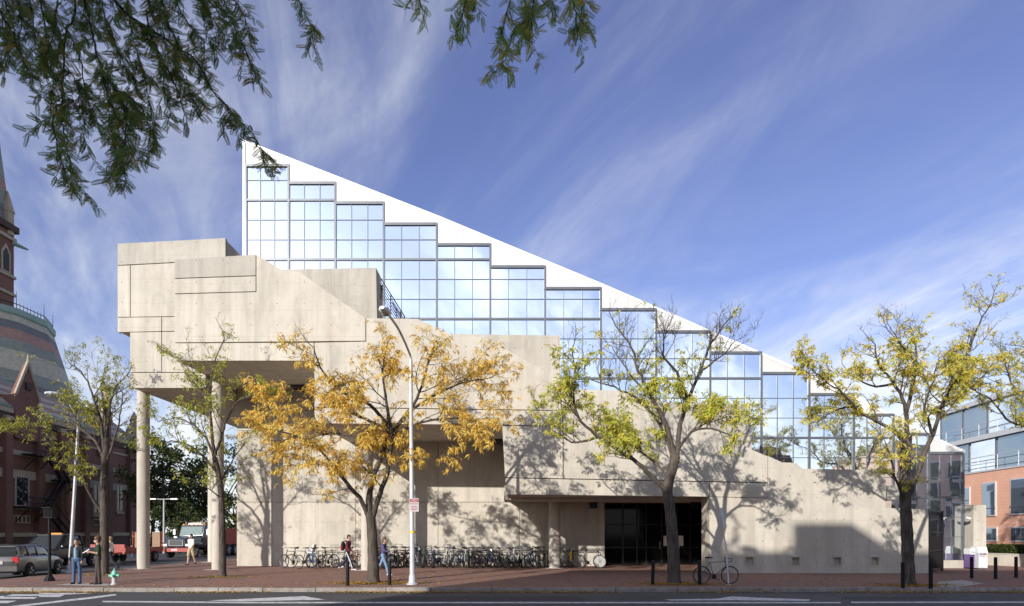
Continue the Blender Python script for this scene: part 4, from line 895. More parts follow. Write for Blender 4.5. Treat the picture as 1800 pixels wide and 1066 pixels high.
# parcel drop boxes
M['box_purple'] = plain('box_purple', (0.13, 0.07, 0.24), 0.45); M['box_white'] = plain('box_white', (0.74, 0.74, 0.75), 0.4, 0, 0.04); M['box_orange'] = plain('logo_orange', (0.75, 0.19, 0.02), 0.5); M['box_grey'] = plain('box_grey', (0.55, 0.56, 0.58), 0.45)
def drop_box(label, px, Y, w, h, side, lab2):
    x = wx(px, Y); t = thing('parcel_drop_box', label, 'drop box', (x, Y, 0), 0, 'parcel drop boxes')
    MB().prism([(-w/2, 0.06), (w/2, 0.06), (w/2, h*0.72), (-w/2, h*0.72)], -0.24, 0.26).build('body', side, t)
    MB().hull([(-w/2-0.01, -0.26, h*0.72), (w/2+0.01, -0.26, h*0.72), (w/2+0.01, 0.27, h*0.72), (-w/2-0.01, 0.27, h*0.72)], [(-w/2-0.01, -0.16, h), (w/2+0.01, -0.16, h), (w/2+0.01, 0.27, h), (-w/2-0.01, 0.27, h)]).build('hood', M['box_white'], t)
    MB().box(-w/2+0.03, w/2-0.03, -0.22, 0.22, 0, 0.06).build('foot', M['dark_metal'], t)
    fr = MB().box(-w/2+0.02, w/2-0.02, -0.252, -0.241, 0.12, h*0.70).build('front_panel', M['box_white'] if lab2 else M['box_purple'], t)
    zt = h*0.84 if not lab2 else h*0.60; yy = -0.30 if not lab2 else -0.258
    text_mesh('lettering', 'Fed', 0.17, M['box_purple'], t, (-0.085, yy + (0.0 if lab2 else 0.04), zt)); text_mesh('lettering', 'Ex', 0.17, M['box_orange'], t, (0.12, yy + (0.0 if lab2 else 0.04), zt))
    MB().box(-w/2+0.05, w/2-0.05, -0.262, -0.2, h*0.66, h*0.70).build('slot', M['dark_metal'], t)
drop_box('purple parcel drop box with white hood, left of the pair', 1708, 32.6, 0.42, 1.05, M['box_purple'], False)
drop_box('grey white parcel drop box, right of the pair', 1722, 32.3, 0.46, 1.15, M['box_grey'], True)

# ================================================================ BICYCLES
M['rubber'] = plain('tyre_rubber', (0.018, 0.018, 0.019), 0.8); M['chrome'] = plain('bright_steel', (0.62, 0.63, 0.65), 0.28, 0.9, 0.05); M['rim'] = plain('rim_alloy', (0.22, 0.22, 0.23), 0.4, 0.6, 0.1); M['spoke'] = plain('spoke_steel', (0.25, 0.25, 0.26), 0.4, 0.7, 0.1); M['saddle'] = plain('saddle', (0.02, 0.02, 0.02), 0.6)
def bike_meshes():
    d = {}
    rear, front = Vector((-0.52, 0, 0.335)), Vector((0.52, 0, 0.335)); bb = Vector((-0.08, 0, 0.28)); st = Vector((-0.22, 0, 0.80)); ht = Vector((0.34, 0, 0.83)); hb = Vector((0.385, 0, 0.68))
    mb = MB(); mb.tube([bb, st + (st-bb)*0.05], 0.018, 6).tube([st, ht], 0.017, 6).tube([bb, hb], 0.020, 6).tube([ht + Vector((-0.02, 0, 0.06)), hb], 0.020, 6)
    for s in (-0.05, 0.05): o = Vector((0, s, 0)); mb.tube([bb + o*0.5, rear + o], 0.010, 5).tube([st + o*0.3, rear + o], 0.009, 5)
    d['frame'] = mb.data('frame', M['black_paint'], True)
    mb = MB()
    for s in (-0.05, 0.05): o = Vector((0, s, 0)); mb.tube([hb + o*0.8, front + o + Vector((-0.03, 0, 0.12)), front + o], 0.012, 5)
    d['fork'] = mb.data('fork', M['black_paint'], True)
    mb = MB(); top = Vector((0.32, 0, 0.97)); mb.tube([ht + Vector((-0.02, 0, 0.05)), top], 0.013, 6).tube([top, top + Vector((0.07, 0, 0.01))], 0.014, 6)
    c = top + Vector((0.07, 0, 0.01)); mb.tube([c + Vector((-0.10, -0.29, 0.03)), c + Vector((0.0, -0.12, 0.01)), c, c + Vector((0, 0.12, 0.01)), c + Vector((-0.10, 0.29, 0.03))], 0.013, 6)
    for s in (-1, 1): mb.tube([c + Vector((-0.01, s*0.2, 0.01)), c + Vector((-0.12, s*0.29, 0.0))], 0.018, 6)
    d['handlebar'] = mb.data('handlebar', M['chrome'], True)
    mb = MB(); top = Vector((0.32, 0, 0.95)); c = top + Vector((0.07, 0, 0.01)); mb.tube([ht + Vector((-0.02, 0, 0.05)), top], 0.013, 6).tube([top, c], 0.014, 6).tube([c + Vector((0, -0.2, 0)), c + Vector((0, 0.2, 0))], 0.013, 6)
    for s in (-1, 1): mb.tube([c + Vector((0, s*0.2, 0)), c + Vector((0.09, s*0.2, 0.0)), c + Vector((0.11, s*0.2, -0.06)), c + Vector((0.06, s*0.2, -0.13)), c + Vector((-0.03, s*0.2, -0.14))], 0.014, 6)
    d['drop'] = mb.data('handlebar', M['dark_metal'], True)
    mb = MB(); sp = st + (st-bb).normalized()*0.16; mb.tube([st, sp], 0.013, 6)
    d['post'] = mb.data('seat_post', M['chrome'], True)
    mb = MB(); rings = []
    for x, w, h in ((-0.13, 0.07, 0.03), (-0.08, 0.085, 0.035), (0.0, 0.05, 0.03), (0.13, 0.022, 0.02), (0.15, 0.01, 0.01)): rings.append([sp + Vector((x, w*math.cos(a), 0.02 + h*math.sin(a))) for a in [2*math.pi*q/8 for q in range(8)]])
    for a, b in zip(rings, rings[1:]): mb.hull(a, b)
    d['saddle'] = mb.data('saddle', M['saddle'], True)
    d['tyre'] = MB().torus((0, 0, 0), 0.315, 0.019, 30, 6).data('tyre', M['rubber'], True); d['rim'] = MB().torus((0, 0, 0), 0.292, 0.010, 30, 5).data('rim', M['rim'], True)
    mb = MB().tube([(0, -0.045, 0), (0, 0.045, 0)], 0.024, 8)
    for q in range(20):
        a = 2*math.pi*q/20; s = 0.03 if q % 2 else -0.03; mb.tube([(0.02*math.cos(a+0.5), s, 0.02*math.sin(a+0.5)), (0.288*math.cos(a), 0, 0.288*math.sin(a))], 0.0022, 3, False)
    d['spokes'] = mb.data('spokes', M['spoke'])
    mb = MB().lathe([(0.095, -0.052), (0.095, -0.046)], bb, 16, 'Y').tube([bb + Vector((0, -0.05, 0)), bb + Vector((0, 0.05, 0))], 0.02, 8)
    for s in (-1, 1): e = bb + Vector((0.13*s, -0.06*s if s > 0 else 0.06, -0.10*s)); mb.tube([bb + Vector((0, e.y, 0)), e], 0.010, 5).cbox(e + Vector((0, 0.05*(1 if e.y > 0 else -1), 0)), (0.09, 0.09, 0.02))
    mb.tube([bb + Vector((0, -0.049, 0.09)), rear + Vector((0, -0.049, 0.035))], 0.004, 4).tube([bb + Vector((0, -0.049, -0.09)), rear + Vector((0, -0.049, -0.035))], 0.004, 4)
    d['crank'] = mb.data('crank', M['dark_metal'])
    d['disc'] = MB().lathe([(0.285, -0.006), (0.05, -0.022), (0.05, 0.022), (0.285, 0.006)], (0, 0, 0), 28, 'Y').data('wheel_cover', plain('cover_grey', (0.40, 0.40, 0.38), 0.6))
    mb = MB(); mb.box(-0.72, -0.36, -0.06, 0.06, 0.70, 0.715).tube([(-0.7, 0.05, 0.7), (-0.54, 0.06, 0.36)], 0.006, 4).tube([(-0.7, -0.05, 0.7), (-0.54, -0.06, 0.36)], 0.006, 4); d['rack'] = mb.data('carrier', M['dark_metal'])
    mb = MB(); c = Vector((0.52, 0, 0.86)); 
    for k, (w, z_) in enumerate(((0.13, 0.0), (0.15, 0.12), (0.17, 0.24))):
        for s in (-1, 1): mb.tube([c + Vector((-0.10, s*w, z_)), c + Vector((0.14, s*w, z_))], 0.005, 4)
        for xx in (-0.10, 0.14): mb.tube([c + Vector((xx, -w, z_)), c + Vector((xx, w, z_))], 0.005, 4)
    for s in (-1, 1):
        for xx in (-0.1, -0.02, 0.06, 0.14): mb.tube([c + Vector((xx, s*0.13, 0)), c + Vector((xx, s*0.17, 0.24))], 0.004, 4)
    mb.box(c.x-0.1, c.x+0.14, -0.13, 0.13, c.z-0.005, c.z+0.003); d['basket'] = mb.data('basket', M['dark_metal'])
    mb = MB(); mb.hull([(-0.62, -0.13, 0.74), (-0.36, -0.13, 0.74), (-0.36, 0.13, 0.74), (-0.62, 0.13, 0.74)], [(-0.66, -0.15, 0.80), (-0.34, -0.15, 0.80), (-0.34, 0.15, 0.80), (-0.66, 0.15, 0.80)]); mb.hull([(-0.66, -0.15, 0.80), (-0.58, -0.15, 0.80), (-0.58, 0.15, 0.80), (-0.66, 0.15, 0.80)], [(-0.74, -0.14, 1.14), (-0.68, -0.14, 1.14), (-0.68, 0.14, 1.14), (-0.74, 0.14, 1.14)]); d['child'] = mb.data('child_seat', M['box_white'])
    return d
BK = bike_meshes()
PAINT = {n: plain('bike_' + n, c, 0.35) for n, c in {'black': (0.015, 0.015, 0.016), 'silver': (0.42, 0.43, 0.45), 'blue': (0.03, 0.10, 0.32), 'red': (0.36, 0.03, 0.03), 'green': (0.03, 0.13, 0.07), 'white': (0.65, 0.65, 0.64), 'yellow': (0.55, 0.38, 0.03), 'grey': (0.13, 0.135, 0.14), 'purple': (0.10, 0.04, 0.20), 'light blue': (0.12, 0.28, 0.48)}.items()}
BIKES = []
def bicycle(label, x, y, yaw, col, lean=0, drop=False, extra=(), group='bicycles parked in the rack', scale=1.0):
    t = thing('bicycle', label, 'bicycle', (x, y, 0), 0, group); t.rotation_euler = (R(lean), 0, yaw); t.rotation_mode = 'XYZ'; t.scale = (scale,)*3
    t.location.z = 0.0
    inst('frame', BK['frame'], t, mat=PAINT[col]); inst('fork', BK['fork'], t, mat=PAINT[col]); inst('handlebar', BK['drop' if drop else 'handlebar'], t); inst('seat_post', BK['post'], t); inst('saddle', BK['saddle'], t); inst('crank', BK['crank'], t)
    for k, xx in enumerate((-0.52, 0.52)):
        w = inst('wheel', BK['tyre'], t, (xx, 0, 0.335), (0, random.uniform(0, 1), 0)); inst('rim', BK['rim'], w); inst('spokes', BK['spokes'], w)
        if 'disc' in extra and k == 1: inst('wheel_cover', BK['disc'], w)
    for e, n in (('rack', 'carrier'), ('basket', 'basket'), ('child', 'child_seat')):
        if e in extra: inst(n, BK[e], t)
    return t
rb = random.Random(77)
cols = ['black','silver','blue','black','grey','red','silver','black','green','grey','black','blue','white','silver','black','light blue','silver','green','black','grey','black','purple','blue','black','black','silver','white','grey','blue','black','yellow','black','silver','grey','black','light blue','red','black']
ORD = ['first','second','third','fourth','fifth','sixth','seventh','eighth','ninth','tenth','eleventh','twelfth','thirteenth','fourteenth','fifteenth','sixteenth','seventeenth','eighteenth','nineteenth','twentieth','twenty-first','twenty-second','twenty-third','twenty-fourth','twenty-fifth','twenty-sixth','twenty-seventh','twenty-eighth','twenty-ninth','thirtieth','thirty-first','thirty-second','thirty-third','thirty-fourth','thirty-fifth','thirty-sixth','thirty-seventh','thirty-eighth','thirty-ninth','fortieth','forty-first','forty-second','forty-third','forty-fourth','forty-fifth','forty-sixth','forty-seventh','forty-eighth','forty-ninth','fiftieth']
def run_bikes():
    # left cluster: bikes standing at a slant
    k = 0
    for px, y, yaw, col, ex, lab in ((512, 32.9, 150, 'black', (), 'black bicycle at the far left end of the parked row'), (530, 33.4, 170, 'grey', ('child', 'rack'), 'grey bicycle carrying a white child seat in the parked row'),
        (548, 33.0, 125, 'blue', ('rack',), 'blue bicycle right of the one with the child seat'), (562, 33.6, 60, 'silver', (), 'silver bicycle behind the blue one, left of the man in maroon'), (578, 33.4, 70, 'black', ('basket',), 'black bicycle with front basket, left of the man in maroon')):
        bicycle(lab, wx(px, y), y, R(yaw), col, rb.uniform(-5, 5), False, ex, scale=1.1)
    for px, y, yaw, col, lab in ((603, 33.3, 160, 'silver', 'silver bicycle behind the man in the maroon top'), (623, 33.7, 80, 'red', 'red bicycle just left of the round column behind the orange tree')):
        bicycle(lab, wx(px, y), y, R(yaw), col, rb.uniform(-4, 4), False, ('rack',), scale=1.1)
    xs_ = []; x = wx(668, 34.1); 
    while x < wx(1000, 34.1):
        if not (1.85 < x < 2.75): xs_.append(x)
        x += rb.uniform(0.22, 0.36)
    for i, x in enumerate(xs_):
        c = cols[i % len(cols)]; ex = tuple(e for e in ('rack', 'basket') if rb.random() < (0.35 if e == 'rack' else 0.16)); dr = rb.random() < 0.2
        det = ('with front basket ' if 'basket' in ex else 'with rear carrier ' if 'rack' in ex else 'with dropped handlebar ' if dr else '')
        y = 33.72 + rb.uniform(-0.2, 0.16); yaw = R((90 if rb.random() < 0.55 else -90) + rb.gauss(0, 24))
        bicycle(f'{c} bicycle {det}standing {ORD[i]} from the left on the long black rack', x, y, yaw, c, rb.gauss(0, 8), dr, ex, scale=rb.uniform(1.05, 1.15))
    bicycle('yellow bicycle just right of the entrance column', wx(1002, 33.8), 33.8, R(78), 'yellow', 3)
    bicycle('silver bicycle with a white wheel cover at the right end of the parked row', wx(1036, 33.0), 33.0, R(4), 'silver', -3, True, ('disc',), scale=1.06)
    bicycle('dark road bicycle locked to the bent sign post by the kerb', wx(1261, 22.75), 22.95, R(1), 'grey', 3, True, (), group='bicycles by the kerb')
run_bikes()
t = wthing('bicycle_rack', 'long black rail rack that the row of bicycles leans on', 'bike rack', (0, 34.72, 0)); 
MB().tube([(wx(560, 34.75), 34.78, 0.86), (wx(1052, 34.75), 34.78, 0.86)], 0.022, 8).build('rail', M['black_paint'], t)
for i in range(12): x = wx(560, 34.75) + i*(wx(1052, 34.75)-wx(560, 34.75))/11; MB().tube([(x, 34.78, 0), (x, 34.78, 0.86)], 0.022, 6).build('post', M['black_paint'], t)
# ================================================================ PEOPLE
def cloth(n, c, r=0.85): return plain('cloth_' + n, c, r, 0, 0.12, 12)
SKIN = plain('skin', (0.52, 0.32, 0.23), 0.5, 0, 0.06); HAIR = {n: plain('hair_' + n, c, 0.55, 0, 0.3, 30) for n, c in {'dark': (0.025, 0.017, 0.012), 'brown': (0.085, 0.045, 0.022), 'fair': (0.30, 0.20, 0.10)}.items()}
def person(label, px, Y, yaw, h, top, legs, shoes, hair, pose, sleeve='long', shorts=False, z=0.0, long_hair=False, curly=False, jacket=None, stripe=None):
    """one continuous body: limbs laid out as tapered bones, fused, then coloured by the nearest bone. Faces -Y when yaw is 0."""
    o = thing('person', label, 'person', (wx(px, Y), Y, z), yaw)
    mats = [SKIN, top, legs, shoes, hair, jacket or top, stripe or legs, M['asphalt_grey']]
    B = []                                      # p0, p1, r0, r1, material
    V = Vector; s = h/1.74
    sl, sr = pose.get('legs', (0.0, 0.0)); kl, kr = pose.get('knees', (0.0, 0.0))     # thigh swing (forward +), knee bend
    hipz = 0.90; feet = []
    for sx, sw, kb in ((-1, sl, kl), (1, sr, kr)):
        hip = V((sx*0.092, 0, hipz)); th = V((sx*0.012, -math.sin(R(sw)), -math.cos(R(sw))))*0.43; kn = hip + th
        a = sw - kb; an = kn + V((0, -math.sin(R(a)), -math.cos(R(a))))*0.41
        m = 6 if stripe and sx == pose.get('stripe_side', 1) else 2
        B.append((hip, kn, 0.084, 0.058, 2))
        B.append((kn, an, 0.056, 0.040, 0 if shorts else 2))
        if not shorts: B.append((kn, an, 0.062, 0.060, 2))
        else: B.append((hip, kn + V((0, 0, 0.06)), 0.098, 0.092, 2))
        toe = an + V((sx*0.02, -0.17*math.cos(R(min(35, max(-35, a*0.6)))), -0.055 + (0.05 if a < -15 else 0))); heel = an + V((0, 0.045, -0.05))
        B.append((heel, toe, 0.040, 0.032, 3)); B.append((an, heel, 0.04, 0.04, 3)); feet.append(min(toe.z, heel.z) - 0.035)
        if stripe: B.append((hip + V((sx*0.072, 0, 0)), kn + V((sx*0.045, 0, 0)), 0.022, 0.022, 6)); B.append((kn + V((sx*0.045, 0, 0)), an + V((sx*0.042, 0, 0)), 0.022, 0.022, 6))
    lean = pose.get('lean', 0.0); ty = -math.sin(R(lean))
    ch = V((0, ty*0.30, 1.24)); nk = V((0, ty*0.5, 1.47)); bust = pose.get('w', 1.0)
    B.append((V((-0.06, 0, 0.93)), V((0.06, 0, 0.93)), 0.115, 0.115, 2)); B.append((V((0, 0, 0.98)), V((0, ty*0.15, 1.10)), 0.118*bust, 0.112*bust, 1))
    for sx in (-1, 1): B.append((V((sx*0.055, 0, 0.96)), V((sx*0.085, ty*0.32, 1.30)), 0.098*bust, 0.100, 5 if jacket else 1)); B.append((V((sx*0.05, ty*0.35, 1.36)), V((sx*0.165, ty*0.40, 1.395)), 0.082, 0.066, 5 if jacket else 1))
    if jacket: B.append((V((0, -0.075, 1.0)), V((0, -0.085+ty*0.3, 1.36)), 0.055, 0.055, 1))
    hy = pose.get('head', 0.0); hd = V((0, ty*0.55 - 0.02, 1.615)); hf = V((math.sin(R(hy)), -math.cos(R(hy)), pose.get('nod', 0.0)))
    B.append((nk, hd - V((0, 0, 0.05)), 0.058, 0.055, 0)); up = V((0, 0, 1)); rt = hf.cross(up).normalized()
    B.append((hd - V((0, 0, 0.045)) + hf*0.022, hd + V((0, 0, 0.04)), 0.070, 0.082, 0)); B.append((hd - V((0, 0, 0.075)) + hf*0.045, hd - V((0, 0, 0.07)) + hf*0.05, 0.042, 0.042, 0))
    B.append((hd + hf*0.085 - V((0, 0, 0.0)), hd + hf*0.104 - V((0, 0, 0.03)), 0.012, 0.016, 0))
    for sx in (-1, 1): B.append((hd + rt*sx*0.082 + V((0, 0, 0.015)), hd + rt*sx*0.084 - V((0, 0, 0.02)), 0.015, 0.013, 0)); B.append((hd + hf*0.082 + rt*sx*0.032 + V((0, 0, 0.012)), hd + hf*0.083 + rt*sx*0.034 + V((0, 0, 0.012)), 0.012, 0.012, 7))
    B.append((hd + hf*0.086 + rt*0.02 - V((0, 0, 0.055)), hd + hf*0.086 - rt*0.02 - V((0, 0, 0.055)), 0.009, 0.009, 7 if False else 0))
    hr = 0.022 if curly else 0.0
    B.append((hd + V((0, 0, 0.055)) - hf*0.005, hd + V((0, 0, 0.06)) - hf*0.035, 0.086+hr, 0.085+hr, 4)); B.append((hd + V((0, 0, 0.02)) - hf*0.035, hd - V((0, 0, 0.03)) - hf*0.04, 0.080+hr, 0.066+hr, 4))
    if long_hair: B.append((hd - hf*0.055, hd - hf*0.085 - V((0, 0, 0.26)), 0.066, 0.045, 4))
    for sx, key in ((-1, 'armL'), (1, 'armR')):      # arm: (forward swing, elbow bend, outward)
        sw, eb, ow = pose.get(key, (0, 12, 8)); sh = V((sx*0.175, ty*0.40, 1.39))
        ua = V((sx*math.sin(R(ow)), -math.sin(R(sw)), -math.cos(R(sw)))).normalized()*0.275; el = sh + ua
        b = sw + eb; inn = pose.get('inward', 0.12 if eb > 40 else 0.02); fa = V((-sx*inn + sx*0.02, -math.sin(R(b)), -math.cos(R(b)))).normalized()*0.245; wr = el + fa
        c = 5 if jacket else 1
        B.append((sh, el, 0.058, 0.044, c)); B.append((el, wr, 0.042, 0.031, c if sleeve == 'long' else 0))
        if sleeve == 'short': B.append((sh, sh.lerp(el, 0.7), 0.062, 0.058, c))
        f = fa.normalized(); side = V((sx, 0, 0)) - f*(V((sx, 0, 0)).dot(f)); side.normalize(); nrm = f.cross(side)
        pl = wr + f*0.05; B.append((wr, wr + f*0.085, 0.028, 0.030, 0)); fl = []
        for q in range(4):
            b0 = wr + f*0.085 + nrm*(q-1.5)*0.019; ln = (0.068, 0.078, 0.072, 0.055)[q]; b1 = b0 + (f*0.85 - side*0.3)*ln*0.55; b2 = b1 + (f*0.5 - side*0.75)*ln*0.5; B.append((b0, b1, 0.0095, 0.009, 0)); B.append((b1, b2, 0.009, 0.008, 0))
        b0 = wr + f*0.03 + nrm*(-0.03); b1 = b0 + (f*0.6 - nrm*0.6)*0.045; B.append((b0, b1, 0.011, 0.010, 0)); B.append((b1, b1 + f*0.03, 0.010, 0.009, 0))
    dz = -min(feet)
    B = [((a + V((0, 0, dz)))*s, (b + V((0, 0, dz)))*s, r0*s, r1*s, m) for a, b, r0, r1, m in B]
    mb = MB()
    for a, b, r0, r1, m in B:
        d = (b-a); L = d.length; d = d.normalized() if L > 1e-6 else V((0, 0, 1)); pts = []; rr = []
        for k in range(4): w = math.pi/2*(1-k/4); pts.append(a - d*r0*math.sin(w)*0.98); rr.append(max(0.001, r0*math.cos(w)))
        pts.append(a); rr.append(r0); pts.append(b + d*1e-4); rr.append(r1)
        for k in range(1, 5): w = math.pi/2*(k/4); pts.append(b + d*r1*math.sin(w)*0.98 + d*1e-4); rr.append(max(0.001, r1*math.cos(w)))
        mb.tube(pts, rr, 10)
    tmp = bpy.data.objects.new('tmp', mb.data('tmp', mats)); C.objects.link(tmp)
    md = tmp.modifiers.new('r', 'REMESH'); md.mode = 'VOXEL'; md.voxel_size = 0.0125; md.use_smooth_shade = True
    sm = tmp.modifiers.new('s', 'SMOOTH'); sm.iterations = 2; sm.factor = 0.5
    dg = bpy.context.evaluated_depsgraph_get(); me = bpy.data.meshes.new_from_object(tmp.evaluated_get(dg)); old = tmp.data; bpy.data.objects.remove(tmp); bpy.data.meshes.remove(old)
    me.name = 'body'; me.materials.clear()
    for m in mats: me.materials.append(m)
    n = len(me.polygons); ctr = np.empty(n*3); me.polygons.foreach_get('center', ctr); ctr = ctr.reshape(-1, 3); best = np.full(n, 1e9); idx = np.zeros(n, int)
    for a, b, r0, r1, m in B:
        a_, d = np.array(a), np.array(b-a); L2 = max(1e-9, d @ d); t_ = np.clip(((ctr-a_) @ d)/L2, 0, 1); dist = np.linalg.norm(ctr - (a_ + t_[:, None]*d), axis=1) - (r0 + (r1-r0)*t_)
        w = dist < best; best[w] = dist[w]; idx[w] = m
    me.polygons.foreach_set('material_index', idx); me.polygons.foreach_set('use_smooth', [True]*n); me.update()
    body = bpy.data.objects.new('body', me); C.objects.link(body); body.parent = o
    return o
JEANS = cloth('jeans', (0.055, 0.10, 0.20)); LJEANS = cloth('light_jeans', (0.16, 0.26, 0.40)); BLACKC = cloth('black', (0.012, 0.012, 0.014)); SHOE = cloth('dark_shoe', (0.03, 0.022, 0.018), 0.5); WSHOE = cloth('white_shoe', (0.65, 0.65, 0.65), 0.6)
person('woman in a black cardigan, blue top and jeans waiting at the corner', 135, 23.0, R(8), 1.64, cloth('blue_top', (0.20, 0.33, 0.42)), JEANS, SHOE, HAIR['dark'], dict(legs=(2, -2), armL=(-4, 18, 10), armR=(2, 12, 8), head=-5, w=0.95), jacket=BLACKC)
p2 = person('woman in a dark green top and brown trousers reading a white sheet', 172, 22.8, R(-48), 1.72, cloth('dark_green', (0.018, 0.035, 0.018)), cloth('brown', (0.055, 0.042, 0.036)), SHOE, HAIR['brown'], dict(legs=(3, -3), armL=(2, 96, 6), armR=(4, 100, 6), nod=-0.25, inward=0.30, w=0.95), sleeve='short', curly=True)
person('man in a white shirt and dark trousers walking behind the corner tree', 194, 31.5, R(-80), 1.7, cloth('white', (0.70, 0.70, 0.70)), cloth('navy', (0.02, 0.025, 0.04)), SHOE, HAIR['fair'], dict(legs=(22, -20), knees=(5, 18), armL=(-15, 15, 5), armR=(18, 20, 5)), sleeve='short')
person('person in a dark jacket and jeans on the lawn side beyond the trailer', 234, 47, R(60), 1.72, BLACKC, JEANS, SHOE, HAIR['brown'], dict(legs=(8, -8), armL=(5, 15, 6), armR=(-5, 15, 6)))
person('man in a white shirt and khaki shorts crossing by the columns', 336, 36.6, R(-20), 1.78, cloth('white_tee', (0.74, 0.74, 0.76)), cloth('khaki', (0.42, 0.34, 0.22)), cloth('sandal', (0.16, 0.09, 0.05), 0.6), HAIR['dark'], dict(legs=(12, -10), knees=(4, 10), armL=(-12, 14, 9), armR=(12, 25, 8)), sleeve='short', shorts=True)
p6 = person('man in a maroon sweatshirt and navy track trousers walking right', 611, 31.4, R(82), 1.80, cloth('maroon', (0.115, 0.014, 0.025)), cloth('track_navy', (0.022, 0.025, 0.05)), WSHOE, HAIR['dark'], dict(legs=(24, -20), knees=(6, 22), armL=(6, 35, 6), armR=(-4, 35, 6), lean=6, w=1.12), stripe=cloth('stripe', (0.7, 0.7, 0.72)))
p7 = person('woman in a purple top and light jeans walking right past the orange tree', 674, 27.6, R(85), 1.68, cloth('purple', (0.075, 0.06, 0.15)), LJEANS, WSHOE, HAIR['brown'], dict(legs=(20, -22), knees=(4, 24), armL=(18, 60, 5), armR=(-10, 18, 6), lean=4, nod=-0.2, w=0.93), long_hair=True)
TZ = wz(830, FY) - 1.2
person('person in a red top looking out over the terrace wall', 1465, 30.9, R(20), 1.62, cloth('red', (0.62, 0.09, 0.06)), JEANS, SHOE, HAIR['fair'], dict(legs=(2, -2), armL=(10, 40, 12), armR=(10, 40, 12), lean=12), z=TZ)
# carried things
t = thing('backpack', 'red and black backpack worn by the man in maroon', 'backpack', (wx(611, 31.4), 31.4, 0), R(82)); 
mb = MB().sphere((0, 0.235, 1.22), (0.155, 0.105, 0.24), 14, 10); mb.build('bag', plain('bag_black', (0.015, 0.015, 0.016), 0.7), t, True)
MB().sphere((0, 0.30, 1.13), (0.125, 0.075, 0.15), 12, 8).build('pocket', plain('bag_red', (0.55, 0.03, 0.03), 0.7), t, True)
for s in (-1, 1): MB().tube([(s*0.10, 0.17, 1.42), (s*0.12, 0.03, 1.50), (s*0.125, -0.13, 1.36), (s*0.125, -0.10, 1.18), (s*0.12, 0.15, 1.06)], 0.02, 6).build('strap', M['black_paint'], t)
t = thing('paper_sheet', 'white paper sheet held by the woman in brown trousers', 'paper', (wx(172, 22.8), 22.8, 0), R(-48)); MB().cbox((0, -0.36, 1.22), (0.20, 0.008, 0.24), Matrix.Rotation(R(-55), 3, 'X')).build('sheet', M['paper'], t)
t = thing('shoulder_bag', 'dark shoulder bag at the hip of the woman in purple', 'bag', (wx(674, 27.6), 27.6, 0), R(85)); MB().sphere((0.19, 0.02, 0.93), (0.06, 0.15, 0.14), 12, 8).build('pouch', plain('bag_grey', (0.05, 0.05, 0.055), 0.8), t, True); MB().tube([(0.19, -0.06, 1.02), (0.10, -0.14, 1.25), (-0.06, -0.05, 1.46), (0.02, 0.12, 1.30), (0.19, 0.09, 1.02)], 0.011, 5).build('strap', M['black_paint'], t)
# ================================================================ VEHICLES (forward is +Y, right is +X)
def car_paint(n, c, metal=0.3): 
    k = NT('paint_' + n); f = k.noise(k.obj(), 3, 4); k.fin(k.ramp(f, [(0.3, tuple(x*0.9 for x in c)), (0.7, c)]), 0.28, metal, 0.5); k.b.inputs['Coat Weight'].default_value = 0.6; k.b.inputs['Coat Roughness'].default_value = 0.08; return k.m
M['car_silver'] = car_paint('silver', (0.14, 0.135, 0.13), 0.4); M['car_black'] = car_paint('black', (0.012, 0.012, 0.013), 0.1); M['car_glass'] = dark_glass('car_glass', (0.03, 0.035, 0.035)); M['tail_red'] = plain('tail_red', (0.45, 0.02, 0.02), 0.25); M['lens'] = plain('lamp_glass', (0.70, 0.70, 0.66), 0.2); M['amber'] = plain('amber', (0.75, 0.30, 0.03), 0.3); M['truck_red'] = plain('truck_red', (0.33, 0.055, 0.04), 0.55, 0, 0.25); M['truck_grey'] = car_paint('truck_grey', (0.035, 0.038, 0.045), 0.1)
def ring(y, hw, z0, z1, n=4, bz=0.10, bx=0.10, top_in=0.0):
    # rounded rectangle section at y
    pts = []
    for cx, cz, a0 in ((hw-bx, z0+bz, -90), (hw-bx-top_in, z1-bz, 0), (-hw+bx+top_in, z1-bz, 90), (-hw+bx, z0+bz, 180)):
        for k in range(n+1): a = R(a0 + 90*k/n); pts.append((cx + bx*math.cos(a), y, cz + bz*math.sin(a)))
    return pts
def loft(mb, rings):
    n = len(rings[0]); vs = [v for r in rings for v in r]; fs = []
    for s in range(len(rings)-1):
        for c in range(n): d = (c+1) % n; fs.append((s*n+c, s*n+d, (s+1)*n+d, (s+1)*n+c))
    fs += [tuple(range(n)), tuple(len(vs)-n+c for c in range(n-1, -1, -1))]; return mb.add(vs, fs)
def wheel(t, x, y, r, w=0.22, rimm=None):
    s = 1 if x > 0 else -1
    o = MB().lathe([(r*0.62, -w/2), (r*0.93, -w/2), (r, -w*0.36), (r, w*0.36), (r*0.93, w/2), (r*0.62, w/2)], (x, y, r), 22, 'X').build('wheel', M['rubber'], t, True, 35)
    mb = MB().lathe([(r*0.63, -w*0.1), (r*0.63, w*0.48*1), (r*0.56, w*0.42), (r*0.2, w*0.30), (r*0.16, w*0.46), (0.01, w*0.47)] if s > 0 else [(0.01, -w*0.47), (r*0.16, -w*0.46), (r*0.2, -w*0.30), (r*0.56, -w*0.42), (r*0.63, -w*0.48), (r*0.63, w*0.1)], (x, y, r), 20, 'X'); mb.build('rim', rimm or M['chrome'], o, True, 30)
    mb = MB()
    for k in range(5): a = 2*math.pi*k/5; mb.tube([(x+s*w*0.46, y+0.06*math.cos(a), r+0.06*math.sin(a)), (x+s*w*0.47, y+r*0.58*math.cos(a), r+r*0.58*math.sin(a))], r*0.085, 6)
    mb.build('spokes', rimm or M['chrome'], o)
